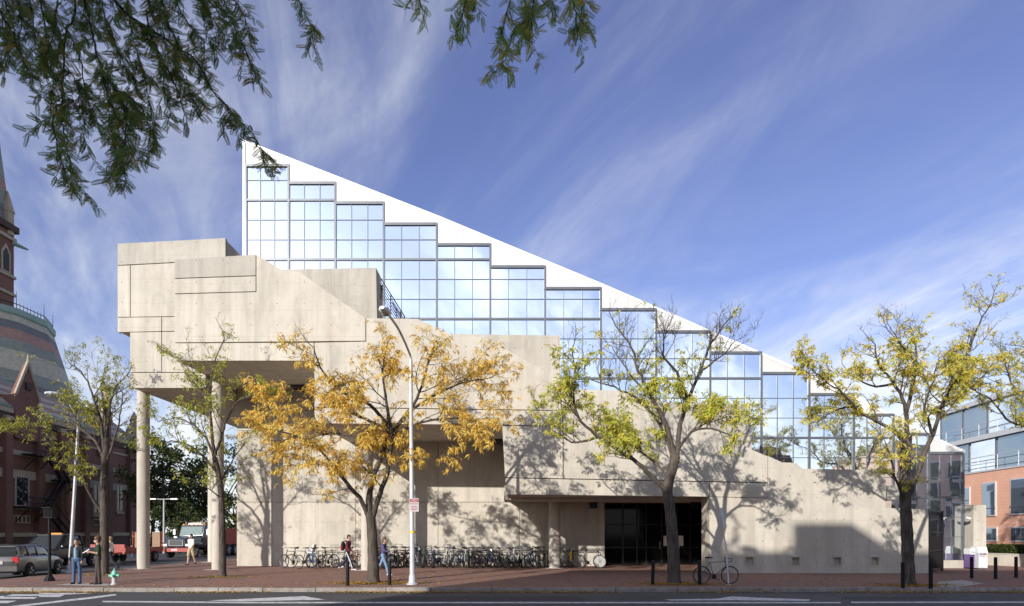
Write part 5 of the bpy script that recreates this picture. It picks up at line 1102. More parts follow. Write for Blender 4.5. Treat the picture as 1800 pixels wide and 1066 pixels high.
def arch(mb, x, y, r): s = 1 if x > 0 else -1; mb.lathe([(r*1.2, -0.05), (r*1.2, 0.05)], (x, y, r*1.03), 20, 'X')
def wagon():
    t = thing('station_wagon', 'silver station wagon at the far left crossing the side street', 'car', (wx(40, 28.9), 28.9, RZ), R(15))
    mb = MB(); loft(mb, [ring(-2.32, 0.74, 0.42, 0.80, bz=0.14, bx=0.12), ring(-2.24, 0.82, 0.30, 0.98, bz=0.12, bx=0.10), ring(-1.6, 0.86, 0.24, 1.00), ring(-0.4, 0.87, 0.22, 0.97), ring(0.9, 0.87, 0.22, 0.95), ring(1.5, 0.85, 0.24, 0.90), ring(2.1, 0.80, 0.28, 0.76, bz=0.16), ring(2.32, 0.66, 0.36, 0.64, bz=0.12)])
    body = mb.build('body', M['car_silver'], t, True, 35)
    gl = MB(); secs = [(-2.18, 0.72, 0.96, 1.16), (-1.95, 0.70, 0.95, 1.40), (-0.6, 0.71, 0.93, 1.43), (0.35, 0.70, 0.92, 1.38), (1.25, 0.70, 0.88, 0.93)]
    loft(gl, [ring(y, w+0.06, z0, z1, 3, 0.05, 0.07, 0.09) for y, w, z0, z1 in secs]); gl.build('windows', M['car_glass'], t, True, 35)
    rf = MB(); loft(rf, [ring(y, w, z, z+0.06, 3, 0.025, 0.05) for y, w, z in ((-2.02, 0.60, 1.385), (-1.8, 0.63, 1.40), (-0.6, 0.64, 1.42), (0.30, 0.61, 1.385), (0.5, 0.58, 1.33))]); rf.build('roof', M['car_silver'], t, True, 35)
    for s in (-1, 1):
        for pts in ([(s*0.63, 0.42, 1.37), (s*0.77, 1.22, 0.92)], [(s*0.66, -0.45, 1.42), (s*0.80, -0.42, 0.94)], [(s*0.66, -1.30, 1.42), (s*0.80, -1.25, 0.96)], [(s*0.62, -1.95, 1.40), (s*0.76, -2.18, 0.98)]): MB().tube(pts, 0.04, 6).build('pillar', M['car_silver'], t)
        MB().box(s*0.55-0.02, s*0.55+0.02, -1.8, 0.1, 1.47, 1.505).build('roof_rail', M['dark_metal'], t)
        MB().cbox((s*0.70, -2.25, 0.84), (0.22, 0.14, 0.26)).build('tail_light', M['tail_red'], t); MB().cbox((s*0.62, 2.22, 0.60), (0.28, 0.16, 0.14)).build('headlight', M['lens'], t)
        MB().sphere((s*0.97, 0.92, 0.98), (0.10, 0.06, 0.07), 8, 6).build('mirror', M['car_silver'], t, True)
        for y in (-0.55, 0.45): MB().cbox((s*0.885, y-0.25, 0.80), (0.02, 0.16, 0.03)).build('door_handle', M['chrome'], t)
        for y in (-1.38, 1.38):
            a = MB(); arch(a, s*0.845, y, 0.32); a.build('wheel_arch', M['black_paint'], t); wheel(t, s*0.80, y, 0.32)
    MB().box(-0.80, 0.80, -2.40, -2.20, 0.36, 0.58).build('bumper', M['car_silver'], t)
    MB().box(-0.26, 0.26, -2.345, -2.33, 0.66, 0.80).build('number_plate', M['sign_white'], t)
wagon()
def pickup():
    t = thing('pickup_truck', 'black pickup truck with amber roof light towing the red trailer', 'pickup', (-26.0, 35.8, RZ), R(180))
    mb = MB(); loft(mb, [ring(-2.7, 0.92, 0.55, 1.10, bz=0.06), ring(-0.9, 0.95, 0.5, 1.12, bz=0.06), ring(0.0, 0.96, 0.5, 1.14), ring(1.2, 0.96, 0.5, 1.16), ring(2.2, 0.94, 0.5, 1.12), ring(2.62, 0.88, 0.55, 1.02), ring(2.72, 0.80, 0.62, 0.92, bz=0.1)])
    mb.build('body', M['car_black'], t, True, 35)
    g = MB(); loft(g, [ring(-0.95, 0.86, 1.12, 1.50, 3, 0.06, 0.1, 0.10), ring(-0.75, 0.86, 1.12, 1.84, 3, 0.06, 0.1, 0.10), ring(0.55, 0.86, 1.12, 1.86, 3, 0.06, 0.1, 0.10), ring(1.30, 0.86, 1.12, 1.20, 3, 0.03, 0.1, 0.02)]); g.build('windows', M['car_glass'], t, True, 35)
    r = MB(); loft(r, [ring(-0.82, 0.74, 1.82, 1.89, 3, 0.03, 0.06), ring(0.60, 0.74, 1.84, 1.91, 3, 0.03, 0.06)]); r.build('roof', M['car_black'], t, True, 35)
    for s in (-1, 1):
        for pts in ([(s*0.73, 0.58, 1.84), (s*0.86, 1.30, 1.16)], [(s*0.74, -0.1, 1.86), (s*0.87, -0.05, 1.14)], [(s*0.74, -0.80, 1.84), (s*0.87, -0.92, 1.14)]): MB().tube(pts, 0.045, 6).build('pillar', M['car_black'], t)
        MB().cbox((s*0.70, 2.67, 0.90), (0.28, 0.14, 0.18)).build('headlight', M['lens'], t); MB().sphere((s*1.08, 1.1, 1.22), (0.12, 0.07, 0.12), 8, 6).build('mirror', M['car_black'], t, True)
        for y in (-1.65, 1.72): a = MB(); arch(a, s*0.93, y, 0.39); a.build('wheel_arch', M['black_paint'], t); wheel(t, s*0.86, y, 0.39, 0.26)
    MB().box(-0.5, 0.5, 2.68, 2.76, 0.70, 0.96).build('grille', M['chrome'], t); MB().box(-0.92, 0.92, 2.66, 2.84, 0.48, 0.66).build('bumper', M['chrome'], t)
    MB().box(-0.35, 0.35, 0.0, 0.16, 1.90, 1.99).build('roof_light', M['amber'], t)
pickup()
def trailer():
    t = thing('flatbed_trailer', 'red flatbed trailer with upright wooden ramps behind the pickup', 'trailer', (-26.0, 42.4, RZ), R(180))
    MB().box(-1.1, 1.1, -2.2, 2.2, 0.62, 0.86).build('deck', M['truck_red'], t)
    for s in (-1, 1):
        MB().box(s*1.13-0.03, s*1.13+0.03, -2.2, 2.2, 0.75, 1.02).build('side_rail', M['truck_red'], t)
        MB().tube([(s*0.9, 2.2, 0.7), (0, 3.6, 0.6)], 0.06, 6).build('tongue', M['truck_red'], t)
        MB().box(s*0.62-0.28, s*0.62+0.28, -2.32, -2.22, 0.85, 2.05).build('ramp', plain('ramp_wood', (0.28, 0.19, 0.12), 0.8), t)
        for y in (-1.15, -0.3): wheel(t, s*1.12, y, 0.36, 0.22, M['silver_paint'])
        MB().box(s*1.12-0.14, s*1.12+0.14, -1.65, 0.2, 0.74, 0.78).build('mudguard', M['truck_red'], t)
        MB().tube([(s*1.05, -2.25, 0.8), (s*1.05, -2.25, 2.1)], 0.035, 6).build('stake', M['truck_red'], t)
    MB().box(-1.1, 1.1, 2.12, 2.2, 0.86, 1.25).build('headboard', M['truck_red'], t)
trailer()
def dump_truck():
    t = thing('dump_truck', 'dark dump truck with red bumper and amber roof lights facing the camera', 'truck', (wx(322, 50), 51.5, RZ), R(176))
    mb = MB(); loft(mb, [ring(0.2, 0.95, 0.85, 1.75), ring(1.3, 0.85, 0.85, 1.68), ring(2.0, 0.78, 0.85, 1.55, bz=0.14), ring(2.25, 0.70, 0.92, 1.45, bz=0.14)]); mb.build('hood', M['truck_grey'], t, True, 35)
    mb = MB(); loft(mb, [ring(-1.2, 1.05, 0.8, 2.62, bz=0.1), ring(-0.1, 1.05, 0.8, 2.62, bz=0.12), ring(0.25, 1.02, 0.8, 1.78, bz=0.05)]); mb.build('cab', M['truck_grey'], t, True, 35)
    MB().hull([(-0.92, 0.26, 1.80), (0.92, 0.26, 1.80), (0.88, 0.0, 2.48), (-0.88, 0.0, 2.48)], [(-0.92, 0.29, 1.80), (0.92, 0.29, 1.80), (0.88, 0.03, 2.48), (-0.88, 0.03, 2.48)]).build('windscreen', plain('windscreen', (0.20, 0.26, 0.25), 0.06), t)
    MB().box(-0.58, 0.58, 2.24, 2.31, 0.95, 1.42).build('grille', M['rim'], t)
    mb = MB(); [mb.box(-0.52, 0.52, 2.30, 2.325, z_, z_+0.05) for z_ in (1.0, 1.07, 1.14, 1.21, 1.28, 1.35)]; mb.build('grille_slats', M['black_paint'], t)
    MB().box(-1.2, 1.2, 2.25, 2.50, 0.50, 0.80).build('bumper', M['truck_red'], t); MB().box(-0.25, 0.25, 2.505, 2.515, 0.58, 0.72).build('number_plate', M['sign_white'], t)
    for s in (-1, 1):
        mb = MB(); loft(mb, [ring(0.7, 0.30, 0.85, 1.25, bz=0.1), ring(1.5, 0.30, 0.95, 1.38, bz=0.12), ring(2.2, 0.26, 0.85, 1.20, bz=0.1)]); mb.xf(Matrix.Translation((s*0.95, 0, 0))).build('fender', M['truck_grey'], t, True)
        MB().box(s*0.95-0.2, s*0.95+0.2, 2.18, 2.28, 0.93, 1.10).build('headlight', M['lens'], t); MB().box(s*1.18-0.06, s*1.18+0.06, 2.1, 2.2, 1.0, 1.1).build('indicator', M['amber'], t)
        MB().tube([(s*1.05, 0.1, 1.7), (s*1.4, 0.25, 1.75), (s*1.4, 0.25, 2.35)], 0.025, 6).build('mirror_arm', M['chrome'], t); MB().cbox((s*1.42, 0.24, 2.05), (0.2, 0.06, 0.42)).build('mirror', M['chrome'], t)
        wheel(t, s*1.0, 1.45, 0.5, 0.3); wheel(t, s*1.05, -3.4, 0.5, 0.45); wheel(t, s*1.05, -4.5, 0.5, 0.45)
        MB().tube([(s*1.12, -0.9, 0.9), (s*1.12, -0.9, 2.9)], 0.06, 8).build('exhaust_stack', M['chrome'], t)
    for x in (-0.8, -0.4, 0, 0.4, 0.8): MB().cbox((x, -0.1, 2.66), (0.14, 0.12, 0.09)).build('roof_lamp', M['amber'], t)
    MB().cbox((0.0, -0.45, 2.72), (1.1, 0.3, 0.16)).build('beacon_bar', M['box_white'], t)
    MB().box(-0.45, 0.45, -5.2, -0.9, 0.55, 0.85).build('chassis', M['black_paint'], t)
    MB().hull([(-1.05, -5.2, 0.95), (1.05, -5.2, 0.95), (1.05, -1.4, 0.95), (-1.05, -1.4, 0.95)], [(-1.22, -5.5, 2.35), (1.22, -5.5, 2.35), (1.22, -1.3, 2.35), (-1.22, -1.3, 2.35)]).build('dump_body', M['truck_red'], t)
    MB().box(-0.2, 1.0, -2.4, -1.5, 2.36, 2.9).build('tool_box', plain('tool_box', (0.20, 0.17, 0.09), 0.7), t)
dump_truck()
# a small parked car far down the side street
t = thing('parked_car', 'small pale car far down the side street beside the concrete wall', 'car', (wx(412, 62), 62, RZ), R(90))
mb = MB(); loft(mb, [ring(-2.0, 0.75, 0.35, 0.85), ring(-1.5, 0.83, 0.25, 0.95), ring(1.2, 0.83, 0.25, 0.92), ring(2.0, 0.72, 0.35, 0.72)]); mb.build('body', M['car_silver'], t, True, 35)
mb = MB(); loft(mb, [ring(-1.7, 0.76, 0.9, 1.0, 3, 0.03, 0.06), ring(-1.0, 0.74, 0.9, 1.42, 3, 0.05, 0.08, 0.08), ring(0.3, 0.74, 0.9, 1.42, 3, 0.05, 0.08, 0.08), ring(1.1, 0.76, 0.88, 0.95, 3, 0.03, 0.06)]); mb.build('windows', M['car_glass'], t, True, 35)
for s in (-1, 1):
    for y in (-1.25, 1.25): wheel(t, s*0.76, y, 0.31)
# ================================================================ BRICK HALL (left)
A0 = Vector((-45.0, 55.0, 0)); AU = Vector((-2.0, 23.0, 0)); HN = Vector((23.0, 2.0, 0)).normalized()
def hplane(px, py, off=0.0):
    a = (px-CX)/F; t = (A0.x - a*A0.y)/(a*AU.y - AU.x); p = A0 + AU*t; return Vector((p.x, p.y, EYE - (py-HY)/F*p.y)) + HN*off
def hpt(t, z, off=0.0): p = A0 + AU*t; return Vector((p.x, p.y, z)) + HN*off
HALL = wthing('brick_hall', 'dark red brick gothic hall with banded slate roofs and fire escape', 'building', (-52, 66, 0))
M['hall_brick'] = brick_wall_mat('hall_brick', (0.245, 0.105, 0.078), (0.175, 0.078, 0.06), (0.19, 0.13, 0.10))
M['hall_brick_dark'] = brick_wall_mat('hall_brick_dark', (0.11, 0.05, 0.042), (0.075, 0.04, 0.036), (0.09, 0.07, 0.06))
M['hall_stone'] = plain('hall_sandstone', (0.40, 0.34, 0.25), 0.85, 0, 0.2, 3)
def slate(name, c):
    k = NT(name); p = k.pos(); sp = k.n('ShaderNodeSeparateXYZ'); k.l(p, sp.inputs[0]); cb = k.n('ShaderNodeCombineXYZ'); k.l(k.math('ADD', sp.outputs['X'], sp.outputs['Y']), cb.inputs[0]); k.l(sp.outputs['Z'], cb.inputs[1])
    b = k.n('ShaderNodeTexBrick'); k.l(cb.outputs[0], b.inputs['Vector']); b.inputs['Brick Width'].default_value = 0.34; b.inputs['Row Height'].default_value = 0.22; b.inputs['Scale'].default_value = 1; b.inputs['Mortar Size'].default_value = 0.012
    for s, f in (('Color1', 1.1), ('Color2', 0.85), ('Mortar', 0.5)): b.inputs[s].default_value = (*[x*f for x in c], 1)
    k.bump(b.outputs['Fac'], -0.5, 0.02); return k.fin(b.outputs['Color'], 0.7)
SL = {'cream': slate('slate_cream', (0.50, 0.47, 0.35)), 'red': slate('slate_red', (0.40, 0.235, 0.185)), 'grey': slate('slate_grey', (0.27, 0.295, 0.245)), 'dark': slate('slate_dark', (0.17, 0.185, 0.175))}
M['copper'] = plain('green_copper', (0.25, 0.37, 0.31), 0.6, 0, 0.2, 2)
T0, T1 = -0.45, 1.02; ZC = hplane(0, 715).z; ZR = hplane(0, 640).z
def hbox(name, t0, t1, z0, z1, o0, o1, mat, parent=HALL):
    return MB().hull([hpt(t0, z0, o0), hpt(t1, z0, o0), hpt(t1, z0, o1), hpt(t0, z0, o1)], [hpt(t0, z1, o0), hpt(t1, z1, o0), hpt(t1, z1, o1), hpt(t0, z1, o1)]).build(name, mat, parent)
hbox('wall', T0, T1, 0, ZC, -14, 0, M['hall_brick'])
hbox('wall_base', T0, T1+0.004, 0, 1.5, -0.5, 0.30, M['hall_brick_dark']); hbox('base_course', T0, T1+0.006, 1.5, 1.85, -0.4, 0.36, M['hall_stone'])
def hz(py): return hplane(0, py).z
for z0, z1, nm in ((ZC-0.35, ZC+0.15, 'cornice'), (hz(795), hz(786), 'string_course'), (hz(838), hz(822), 'string_course'), (hz(752), hz(748), 'string_course')): hbox(nm, T0, T1+0.006, z0, z1, -0.3, 0.28 if nm == 'cornice' else 0.12, M['hall_stone'])
hbox('corbel_band', T0, T1+0.003, ZC-0.95, ZC-0.36, -0.3, 0.16, M['hall_brick_dark'])
def tpx(px): a = (px-CX)/F; return (A0.x - a*A0.y)/(a*AU.y - AU.x)
for px in (8, 66, 104, 147, 188, 226): tt = tpx(px); hbox('buttress', tt-0.018, tt+0.018, 0, ZC-1.0, -0.2, 0.45, M['hall_brick']); hbox('buttress_cap', tt-0.02, tt+0.02, ZC-1.0, ZC-0.7, -0.2, 0.5, M['hall_stone'])
# recessed brick panels between the buttresses
for a, b in ((112, 140), (152, 160), (194, 220)):
    hbox('wall_panel', tpx(a), tpx(b), hz(925), hz(850), 0, 0.07, M['hall_brick'])
def hwin(px0, px1, py0, py1, arch=False):
    p0, p1 = tpx(px0), tpx(px1); pm = (px0+px1)/2; z1, z0 = hplane(pm, py0).z, hplane(pm, py1).z
    f = hbox('window', p0, p1, z0, z1, -0.05, 0.10, M['hall_stone']); d = (p1-p0)*0.13; hbox('pane', p0+d, p1-d, z0+0.2, z1-0.2, 0.05, 0.125, M['dark_glass'], f)
    hbox('mullion', (p0+p1)/2-0.002, (p0+p1)/2+0.002, z0+0.2, z1-0.2, 0.12, 0.16, M['hall_brick_dark'], f); hbox('sill', p0-0.004, p1+0.004, z0-0.25, z0, 0.0, 0.22, M['hall_stone'], f)
for w in ((24, 50, 836, 892), (30, 54, 730, 770), (162, 176, 850, 905), (116, 126, 850, 900), (203, 214, 852, 900)): hwin(*w)
for a, b, c, d in ((22, 50, 906, 920), (162, 178, 912, 924)):
    f = hbox('louvre_panel', tpx(a), tpx(b), hplane((a+b)/2, d).z, hplane((a+b)/2, c).z, 0, 0.14, M['hall_stone'])
    for k in range(4): q = a + (b-a)*(k+0.5)/4; hbox('louvre', tpx(q-1.6), tpx(q+1.6), hplane(q, d-2).z, hplane(q, c+2).z, 0.1, 0.16, M['hall_brick_dark'], f)
# roof in coloured slate bands
nb = 8; bands = ['grey', 'cream', 'red', 'cream', 'red', 'cream', 'red', 'grey']
for i in range(nb):
    z0 = ZC+0.15 + (ZR-ZC)*i/nb; z1 = ZC+0.15 + (ZR-ZC)*(i+1)/nb; o0, o1 = 0.35 - 4.6*i/nb, 0.35 - 4.6*(i+1)/nb
    MB().hull([hpt(T0, z0, o0), hpt(T1, z0, o0), hpt(T1, z1, o1), hpt(T0, z1, o1)], [hpt(T0, z0-0.2, o0-0.2), hpt(T1, z0-0.2, o0-0.2), hpt(T1, z1-0.2, o1-0.2), hpt(T0, z1-0.2, o1-0.2)]).build('slate_band', SL[bands[i]], HALL)
# gabled dormers
def dormer(px0, px1, pya, pyb):
    p0, p1 = tpx(px0), tpx(px1); pm = (p0+p1)/2; m = (px0+px1)/2; za, zb = hplane(m, pya).z, hplane(m, pyb).z
    d = MB().hull([hpt(p0, zb, 0.4), hpt(p1, zb, 0.4), hpt(pm, za, 0.4)], [hpt(p0, zb, 0.0), hpt(p1, zb, 0.0), hpt(pm, za, 0.0)]).build('dormer', M['hall_brick'], HALL)
    hbox('dormer_wall', p0+0.004, p1-0.004, ZC-2.5, zb, -1, 0.38, M['hall_brick'], d)
    for e in (p0, p1): MB().tube([hpt(e, zb, 0.42), hpt(pm, za+0.15, 0.42)], 0.16, 6).build('coping', M['hall_stone'], d)
    MB().tube([hpt(pm, za, 0.42), hpt(pm, za+0.9, 0.42)], [0.16, 0.03], 6).build('finial', M['hall_stone'], d)
    MB().cbox(hpt(pm, zb+(za-zb)*0.35, 0.44), (0.3, 0.7, 0.7)).build('roundel', M['hall_brick_dark'], d)
dormer(18, 62, 640, 700); dormer(170, 190, 690, 745)
# pinnacles at the far end
for px, py in ((236, 724), (230, 742)): p = hplane(px, py); b = hplane(px, 780); MB().tube([b, p - Vector((0, 0, 1)), p], [0.55, 0.5, 0.05], 8).build('pinnacle', M['hall_stone'], HALL)
# copper-brown down pipe and the iron fire escape
MB().tube([hplane(111, 770, 0.6), hplane(111, 938, 0.6)], 0.14, 8).build('down_pipe', plain('pipe_orange', (0.42, 0.17, 0.09), 0.6), HALL)
FE = wthing('fire_escape', 'black iron fire escape zigzagging down the brick hall', 'fire escape', tuple(hplane(60, 936, 1.0)))
def fe_platform(px0, px1, py):
    a, b = hplane(px0, py, 0.2), hplane(px1, py, 0.2); b.z = a.z; n = HN*1.3
    MB().hull([a, b, b+n, a+n], [v + Vector((0, 0, 0.15)) for v in (a, b, b+n, a+n)]).build('platform', M['dark_metal'], FE)
    for z_ in (0.5, 1.0): MB().tube([a+n+Vector((0, 0, z_)), b+n+Vector((0, 0, z_))], 0.05, 5).build('rail', M['dark_metal'], FE)
    m = max(3, int((b-a).length/0.6))
    for k in range(m+1): q = a.lerp(b, k/m) + n; MB().tube([q, q+Vector((0, 0, 1.0))], 0.035, 4).build('baluster', M['dark_metal'], FE)
    for k in (0.1, 0.9): q = a.lerp(b, k); MB().tube([q+n, q - Vector((0, 0, 1.3))], 0.05, 4).build('bracket', M['dark_metal'], FE)
def fe_stair(x0, y0, x1, y1):
    a, b = hplane(x0, y0, 0.9), hplane(x1, y1, 0.9)
    for o in (0, 0.7):
        MB().tube([a+HN*o, b+HN*o], 0.10, 5).build('stringer', M['dark_metal'], FE); MB().tube([a+HN*o+Vector((0, 0, 0.95)), b+HN*o+Vector((0, 0, 0.95))], 0.045, 5).build('rail', M['dark_metal'], FE)
    for k in range(1, 12): q = a.lerp(b, k/12); MB().cbox(q+HN*0.35, (0.8, 0.32, 0.06)).build('tread', M['dark_metal'], FE)
fe_platform(18, 58, 893); fe_platform(34, 66, 800); fe_platform(86, 112, 846); fe_stair(62, 800, 92, 846); fe_stair(58, 893, 88, 848); fe_stair(58, 893, 96, 940)
# polygonal theatre roof
APX = Vector((-61.3, 69.0, 0)); NS = 14
def aring(r, z): return [APX + Vector((r*math.cos(2*math.pi*k/NS + 0.2), r*math.sin(2*math.pi*k/NS + 0.2), z)) for k in range(NS)]
levels = [(12.0, 15.6, None), (11.4, 16.2, 'copper'), (11.0, 17.5, 'dark'), (10.6, 18.8, 'grey'), (10.2, 20.0, 'cream'), (9.9, 21.0, 'cream'), (9.55, 22.2, 'grey'), (9.2, 23.4, 'red'), (8.95, 24.3, 'dark'), (8.75, 25.0, 'cream'), (8.9, 25.2, 'copper'), (8.9, 25.8, 'copper')]
for (r0, z0, _), (r1, z1, m) in zip(levels, levels[1:]):
    a, b = aring(r0, z0), aring(r1, z1)
    for k in range(NS):
        j = (k+1) % NS
        if a[k].x + a[j].x < 2*APX.x - 8 or a[k].y + a[j].y > 2*APX.y + 16: continue
        c = Vector((APX.x, APX.y, (z0+z1)/2)); q = [a[k], a[j], b[j], b[k]]
        MB().hull(q, [v + (c - v)*0.03 for v in q]).build('copper_band' if m == 'copper' else 'slate_band', M['copper'] if m == 'copper' else SL[m], HALL)
MB().hull(aring(11.0, 0.3), aring(11.9, 15.6)).build('theatre_wall', M['hall_brick'], HALL)
MB().hull(aring(11.0, 15.7), aring(8.4, 25.6)).build('roof_core', SL['dark'], HALL)
tp = aring(8.6, 25.8); 
for k in range(NS):
    j = (k+1) % NS; MB().tube([tp[k] + Vector((0, 0, 0.5)), tp[j] + Vector((0, 0, 0.5))], 0.05, 4).build('cresting_rail', M['dark_metal'], HALL)
    for q in range(8): p = tp[k].lerp(tp[j], q/8); MB().tube([p, p + Vector((0, 0, 0.8 if q else 1.9))], [0.05, 0.015], 4).build('cresting_spike', M['dark_metal'], HALL)
# tower
def tower():
    cx, cy, hw = -76.2, 84.0, 5.2; zt = EYE + (936-392)/F*88
    MB().box(cx-hw, cx+hw, cy-hw, cy+hw, 14, zt).build('tower_wall', M['hall_brick'], HALL)
    for z_, h, e in ((zt-0.9, 0.9, 0.45), (zt-2.2, 0.5, 0.25), (zt-7.5, 0.4, 0.2), (zt-10.0, 0.4, 0.2)): MB().box(cx-hw-e, cx+hw+e, cy-hw-e, cy+hw+e, z_, z_+h).build('tower_course', M['hall_stone'] if h < 0.6 else M['hall_brick_dark'], HALL)
    for k in (-1, 1):
        y = cy + 2.6 + k*1.1; X = cx+hw
        def lancet(w, z0, z1, z2, x): return [(x, y-w, z0), (x, y+w, z0), (x, y+w, z1), (x, y, z2), (x, y-w, z1)]
        f = MB().hull(lancet(0.8, zt-7.0, zt-4.2, zt-3.0, X), lancet(0.8, zt-7.0, zt-4.2, zt-3.0, X+0.12)).build('window', M['hall_stone'], HALL)
        MB().hull(lancet(0.5, zt-6.8, zt-4.4, zt-3.6, X+0.1), lancet(0.5, zt-6.8, zt-4.4, zt-3.6, X+0.16)).build('louvre_opening', M['asphalt_grey'], f)
    c = (cx, cy)
    for i, (w0, w1, z0, z1, m) in enumerate(((5.0, 4.8, 0, 2.6, 'dark'), (4.8, 4.65, 2.6, 4.6, 'grey'), (4.65, 4.5, 4.6, 6.2, 'red'), (4.5, 4.2, 6.2, 10.0, 'grey'), (4.2, 4.05, 10.0, 12, 'red'), (4.05, 3.4, 12, 20, 'dark'))):
        MB().hull([(cx+a*w0, cy+b*w0, zt+z0) for a, b in ((-1,-1),(1,-1),(1,1),(-1,1))], [(cx+a*w1, cy+b*w1, zt+z1) for a, b in ((-1,-1),(1,-1),(1,1),(-1,1))]).build('spire_band', SL[m], HALL)
    for dx, dy, h in ((0, 0, 4.8), (-0.3, -2.6, 9.5), (-0.3, -4.0, 14)):
        x, y = cx+hw-0.4+dx, cy+hw-0.6+dy; MB().tube([(x, y, zt-1.5), (x, y, zt+h*0.35), (x, y, zt+h*0.38), (x, y, zt+h)], [0.75, 0.72, 0.85, 0.06], 8).build('pinnacle', M['hall_stone'] if dx == 0 else M['hall_brick_dark'], HALL)
    MB().tube([(cx+hw, cy+hw-0.2, zt-2.4), (cx+hw+1.6, cy+hw+0.6, zt-3.0)], [0.35, 0.12], 6).build('gargoyle', M['copper'], HALL)
tower()
# ================================================================ TERRACOTTA AND GLASS BUILDING (right)
B0 = Vector((32.7, 40.0, 0)); BU = Vector((0.9, 11.0, 0)); BN = Vector((-11.0, 0.9, 0)).normalized()
def btp(px): a = (px-CX)/F; return (B0.x - a*B0.y)/(a*BU.y - BU.x)
def bpt(t, z, off=0.0): p = B0 + BU*t; return Vector((p.x, p.y, z)) + BN*off
def bz(px, py): return EYE - (py-HY)/F*(B0 + BU*btp(px)).y
TB = wthing('terracotta_building', 'orange terracotta office building with setback glass upper floors at the right edge', 'building', (38, 46, 0))
def terracotta():
    k = NT('terracotta'); p = k.pos(); sp = k.n('ShaderNodeSeparateXYZ'); k.l(p, sp.inputs[0])
    l = k.math('FRACT', k.math('MULTIPLY', sp.outputs['Z'], 1/0.22)); n = k.noise(p, 1.2, 5, 0.6)
    c = k.ramp(n, [(0.3, (0.72, 0.39, 0.26)), (0.7, (0.80, 0.46, 0.32))]); c = k.mix(k.rng(l, 0.0, 0.07, 0.55, 0.0), c, (0.2, 0.08, 0.04)); k.bump(l, 0.2, 0.01); return k.fin(c, 0.75)
M['terracotta'] = terracotta(); M['slab'] = plain('pale_slab', (0.52, 0.53, 0.54), 0.5, 0, 0.06)
def bbox(name, t0, t1, z0, z1, o0, o1, mat, parent=TB):
    return MB().hull([bpt(t0, z0, o0), bpt(t1, z0, o0), bpt(t1, z0, o1), bpt(t0, z0, o1)], [bpt(t0, z1, o0), bpt(t1, z1, o0), bpt(t1, z1, o1), bpt(t0, z1, o1)]).build(name, mat, parent)
ZT = bz(1800, 820); ta, tb_ = -1.2, 1.15
bbox('wall', ta, tb_, 0, ZT, -12, 0, M['terracotta']); bbox('coping', ta, tb_+0.01, ZT, ZT+0.12, -2, 0.06, M['slab'])
M['blue_glass'] = NT('blue_glass').fin((0.30, 0.38, 0.46), 0.03, 0.75, 0.5)
def bwin(px0, px1, py0, py1, n=1):
    p0, p1 = btp(px0), btp(px1); m = (px0+px1)/2; z1, z0 = bz(m, py0), bz(m, py1); p0, p1 = min(p0, p1), max(p0, p1)
    f = bbox('window', p0, p1, z0, z1, -0.05, 0.08, M['slab'])
    for k in range(n): a, b = p0 + (p1-p0)*(k+0.06)/n, p0 + (p1-p0)*(k+0.94)/n; bbox('pane', a, b, z0+0.1, z1-0.1, 0.05, 0.10, M['blue_glass'], f)
    bbox('transom', p0, p1, z0+(z1-z0)*0.22, z0+(z1-z0)*0.22+0.06, 0.09, 0.13, M['mullion'], f)
for w in ((1728, 1752, 848, 908), (1778, 1812, 840, 905), (1694, 1706, 857, 888)): bwin(*w, 1)
for w in ((1731, 1754, 927, 952), (1780, 1806, 926, 953)): bwin(*w, 3)
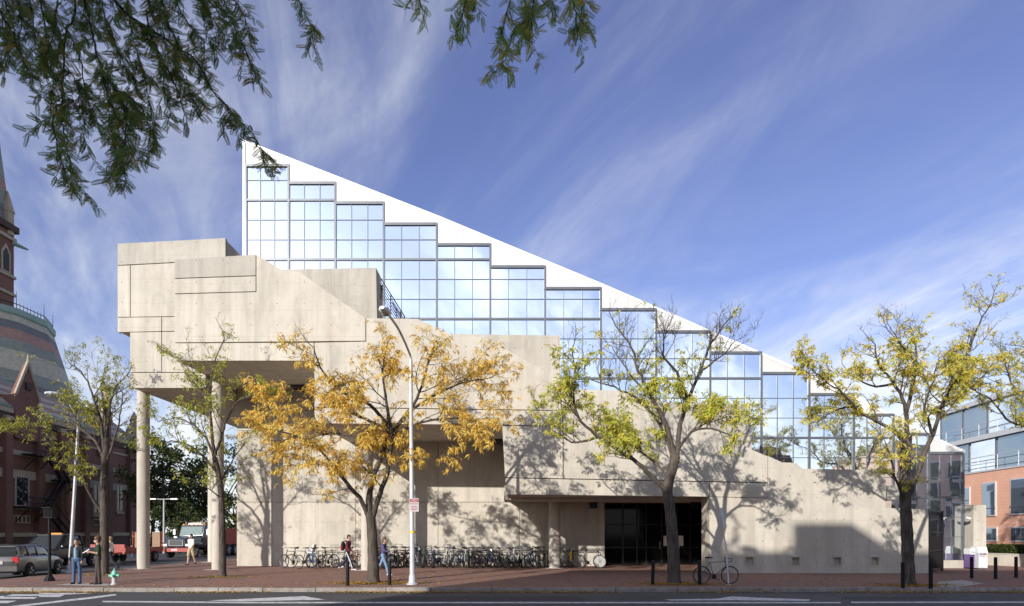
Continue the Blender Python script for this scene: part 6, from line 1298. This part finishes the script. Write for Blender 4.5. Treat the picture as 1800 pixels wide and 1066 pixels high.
# two glass storeys
h1 = bz(1800, 752) ; h2 = bz(1800, 668); n = 9
def glass_floor(z0, z1, off, nm):
    bbox('floor_slab', ta, tb_+0.05, z1, z1+0.35, -12, off+0.3, M['slab'])
    for k in range(n):
        a, b = ta + (tb_+0.02-ta)*k/n, ta + (tb_+0.02-ta)*(k+1)/n
        bbox('window_pane', a+0.006, b-0.006, z0+0.02, z1-0.02, off-0.05, off, M['blue_glass'] if k % 3 else M['mirror'])
        bbox('mullion', b-0.006, b+0.006, z0, z1, off-0.05, off+0.06, M['mullion'])
    bbox('inner_wall', ta, tb_+0.01, z0, z1, -11, off-0.9, plain('room_wall', (0.20, 0.17, 0.13), 0.8))
    for z_ in (0.5, 1.0): MB().tube([bpt(ta, z0+z_, off+0.9), bpt(tb_, z0+z_, off+0.9)], 0.03, 5).build('guard_rail', M['galv'], TB)
    for k in range(14): q = bpt(ta + (tb_-ta)*k/13, z0, off+0.9); MB().tube([q, q + Vector((0, 0, 1.0))], 0.025, 4).build('rail_post', M['galv'], TB)
glass_floor(ZT+0.12, h1, -1.1, 'lower'); glass_floor(h1+0.35, h2, -2.4, 'upper')
# hedge and retaining wall
rw0, rw1 = Vector((wx(1726, 36.5), 36.5, 0)), Vector((wx(1850, 33.0), 33.0, 0)); RWH = wz(976, 35)
rw = wthing('retaining_wall', 'low pale concrete planter wall under the hedge at the right', 'wall', tuple(rw0.lerp(rw1, 0.5)))
d = Vector((0.3, 0.9, 0)); MB().hull([rw0, rw1, rw1+d*2.2, rw0+d*2.2], [v + Vector((0, 0, RWH)) for v in (rw0, rw1, rw1+d*2.2, rw0+d*2.2)]).build('wall', M['concrete_plain'], rw)
MB().hull([v + Vector((0, -0.04, RWH+0.003)) for v in (rw0, rw1, rw1+d*0.3, rw0+d*0.3)], [v + Vector((0, -0.04, RWH+0.08)) for v in (rw0, rw1, rw1+d*0.3, rw0+d*0.3)]).build('coping', M['walk_concrete'], rw)
he = wthing('hedge', 'clipped green hedge on top of the planter wall', 'hedge', tuple(rw0.lerp(rw1, 0.5) + Vector((0, 0, RWH))))
rnd = random.Random(61); cr = MB()
for _ in range(9000):
    p = rw0.lerp(rw1, rnd.random()) + d*rnd.uniform(0.35, 1.9) + Vector((0, 0, RWH + rnd.random()**0.7*0.55)); leaf_frond(cr, p, Vector((rnd.gauss(0, 1), rnd.gauss(0, 1), rnd.gauss(0.2, 1))).normalized(), rnd, 0.10, 0.03, 4, 0.2)
cr.build('foliage', GR, he)
st_ = MB()
for k in range(14): q = rw0.lerp(rw1, (k+0.5)/14) + d*1.1; st_.tube([q + Vector((0, 0, RWH-0.02)), q + Vector((0, 0, RWH+0.35))], 0.03, 5)
st_.build('stems', M['bark_dark'], he)
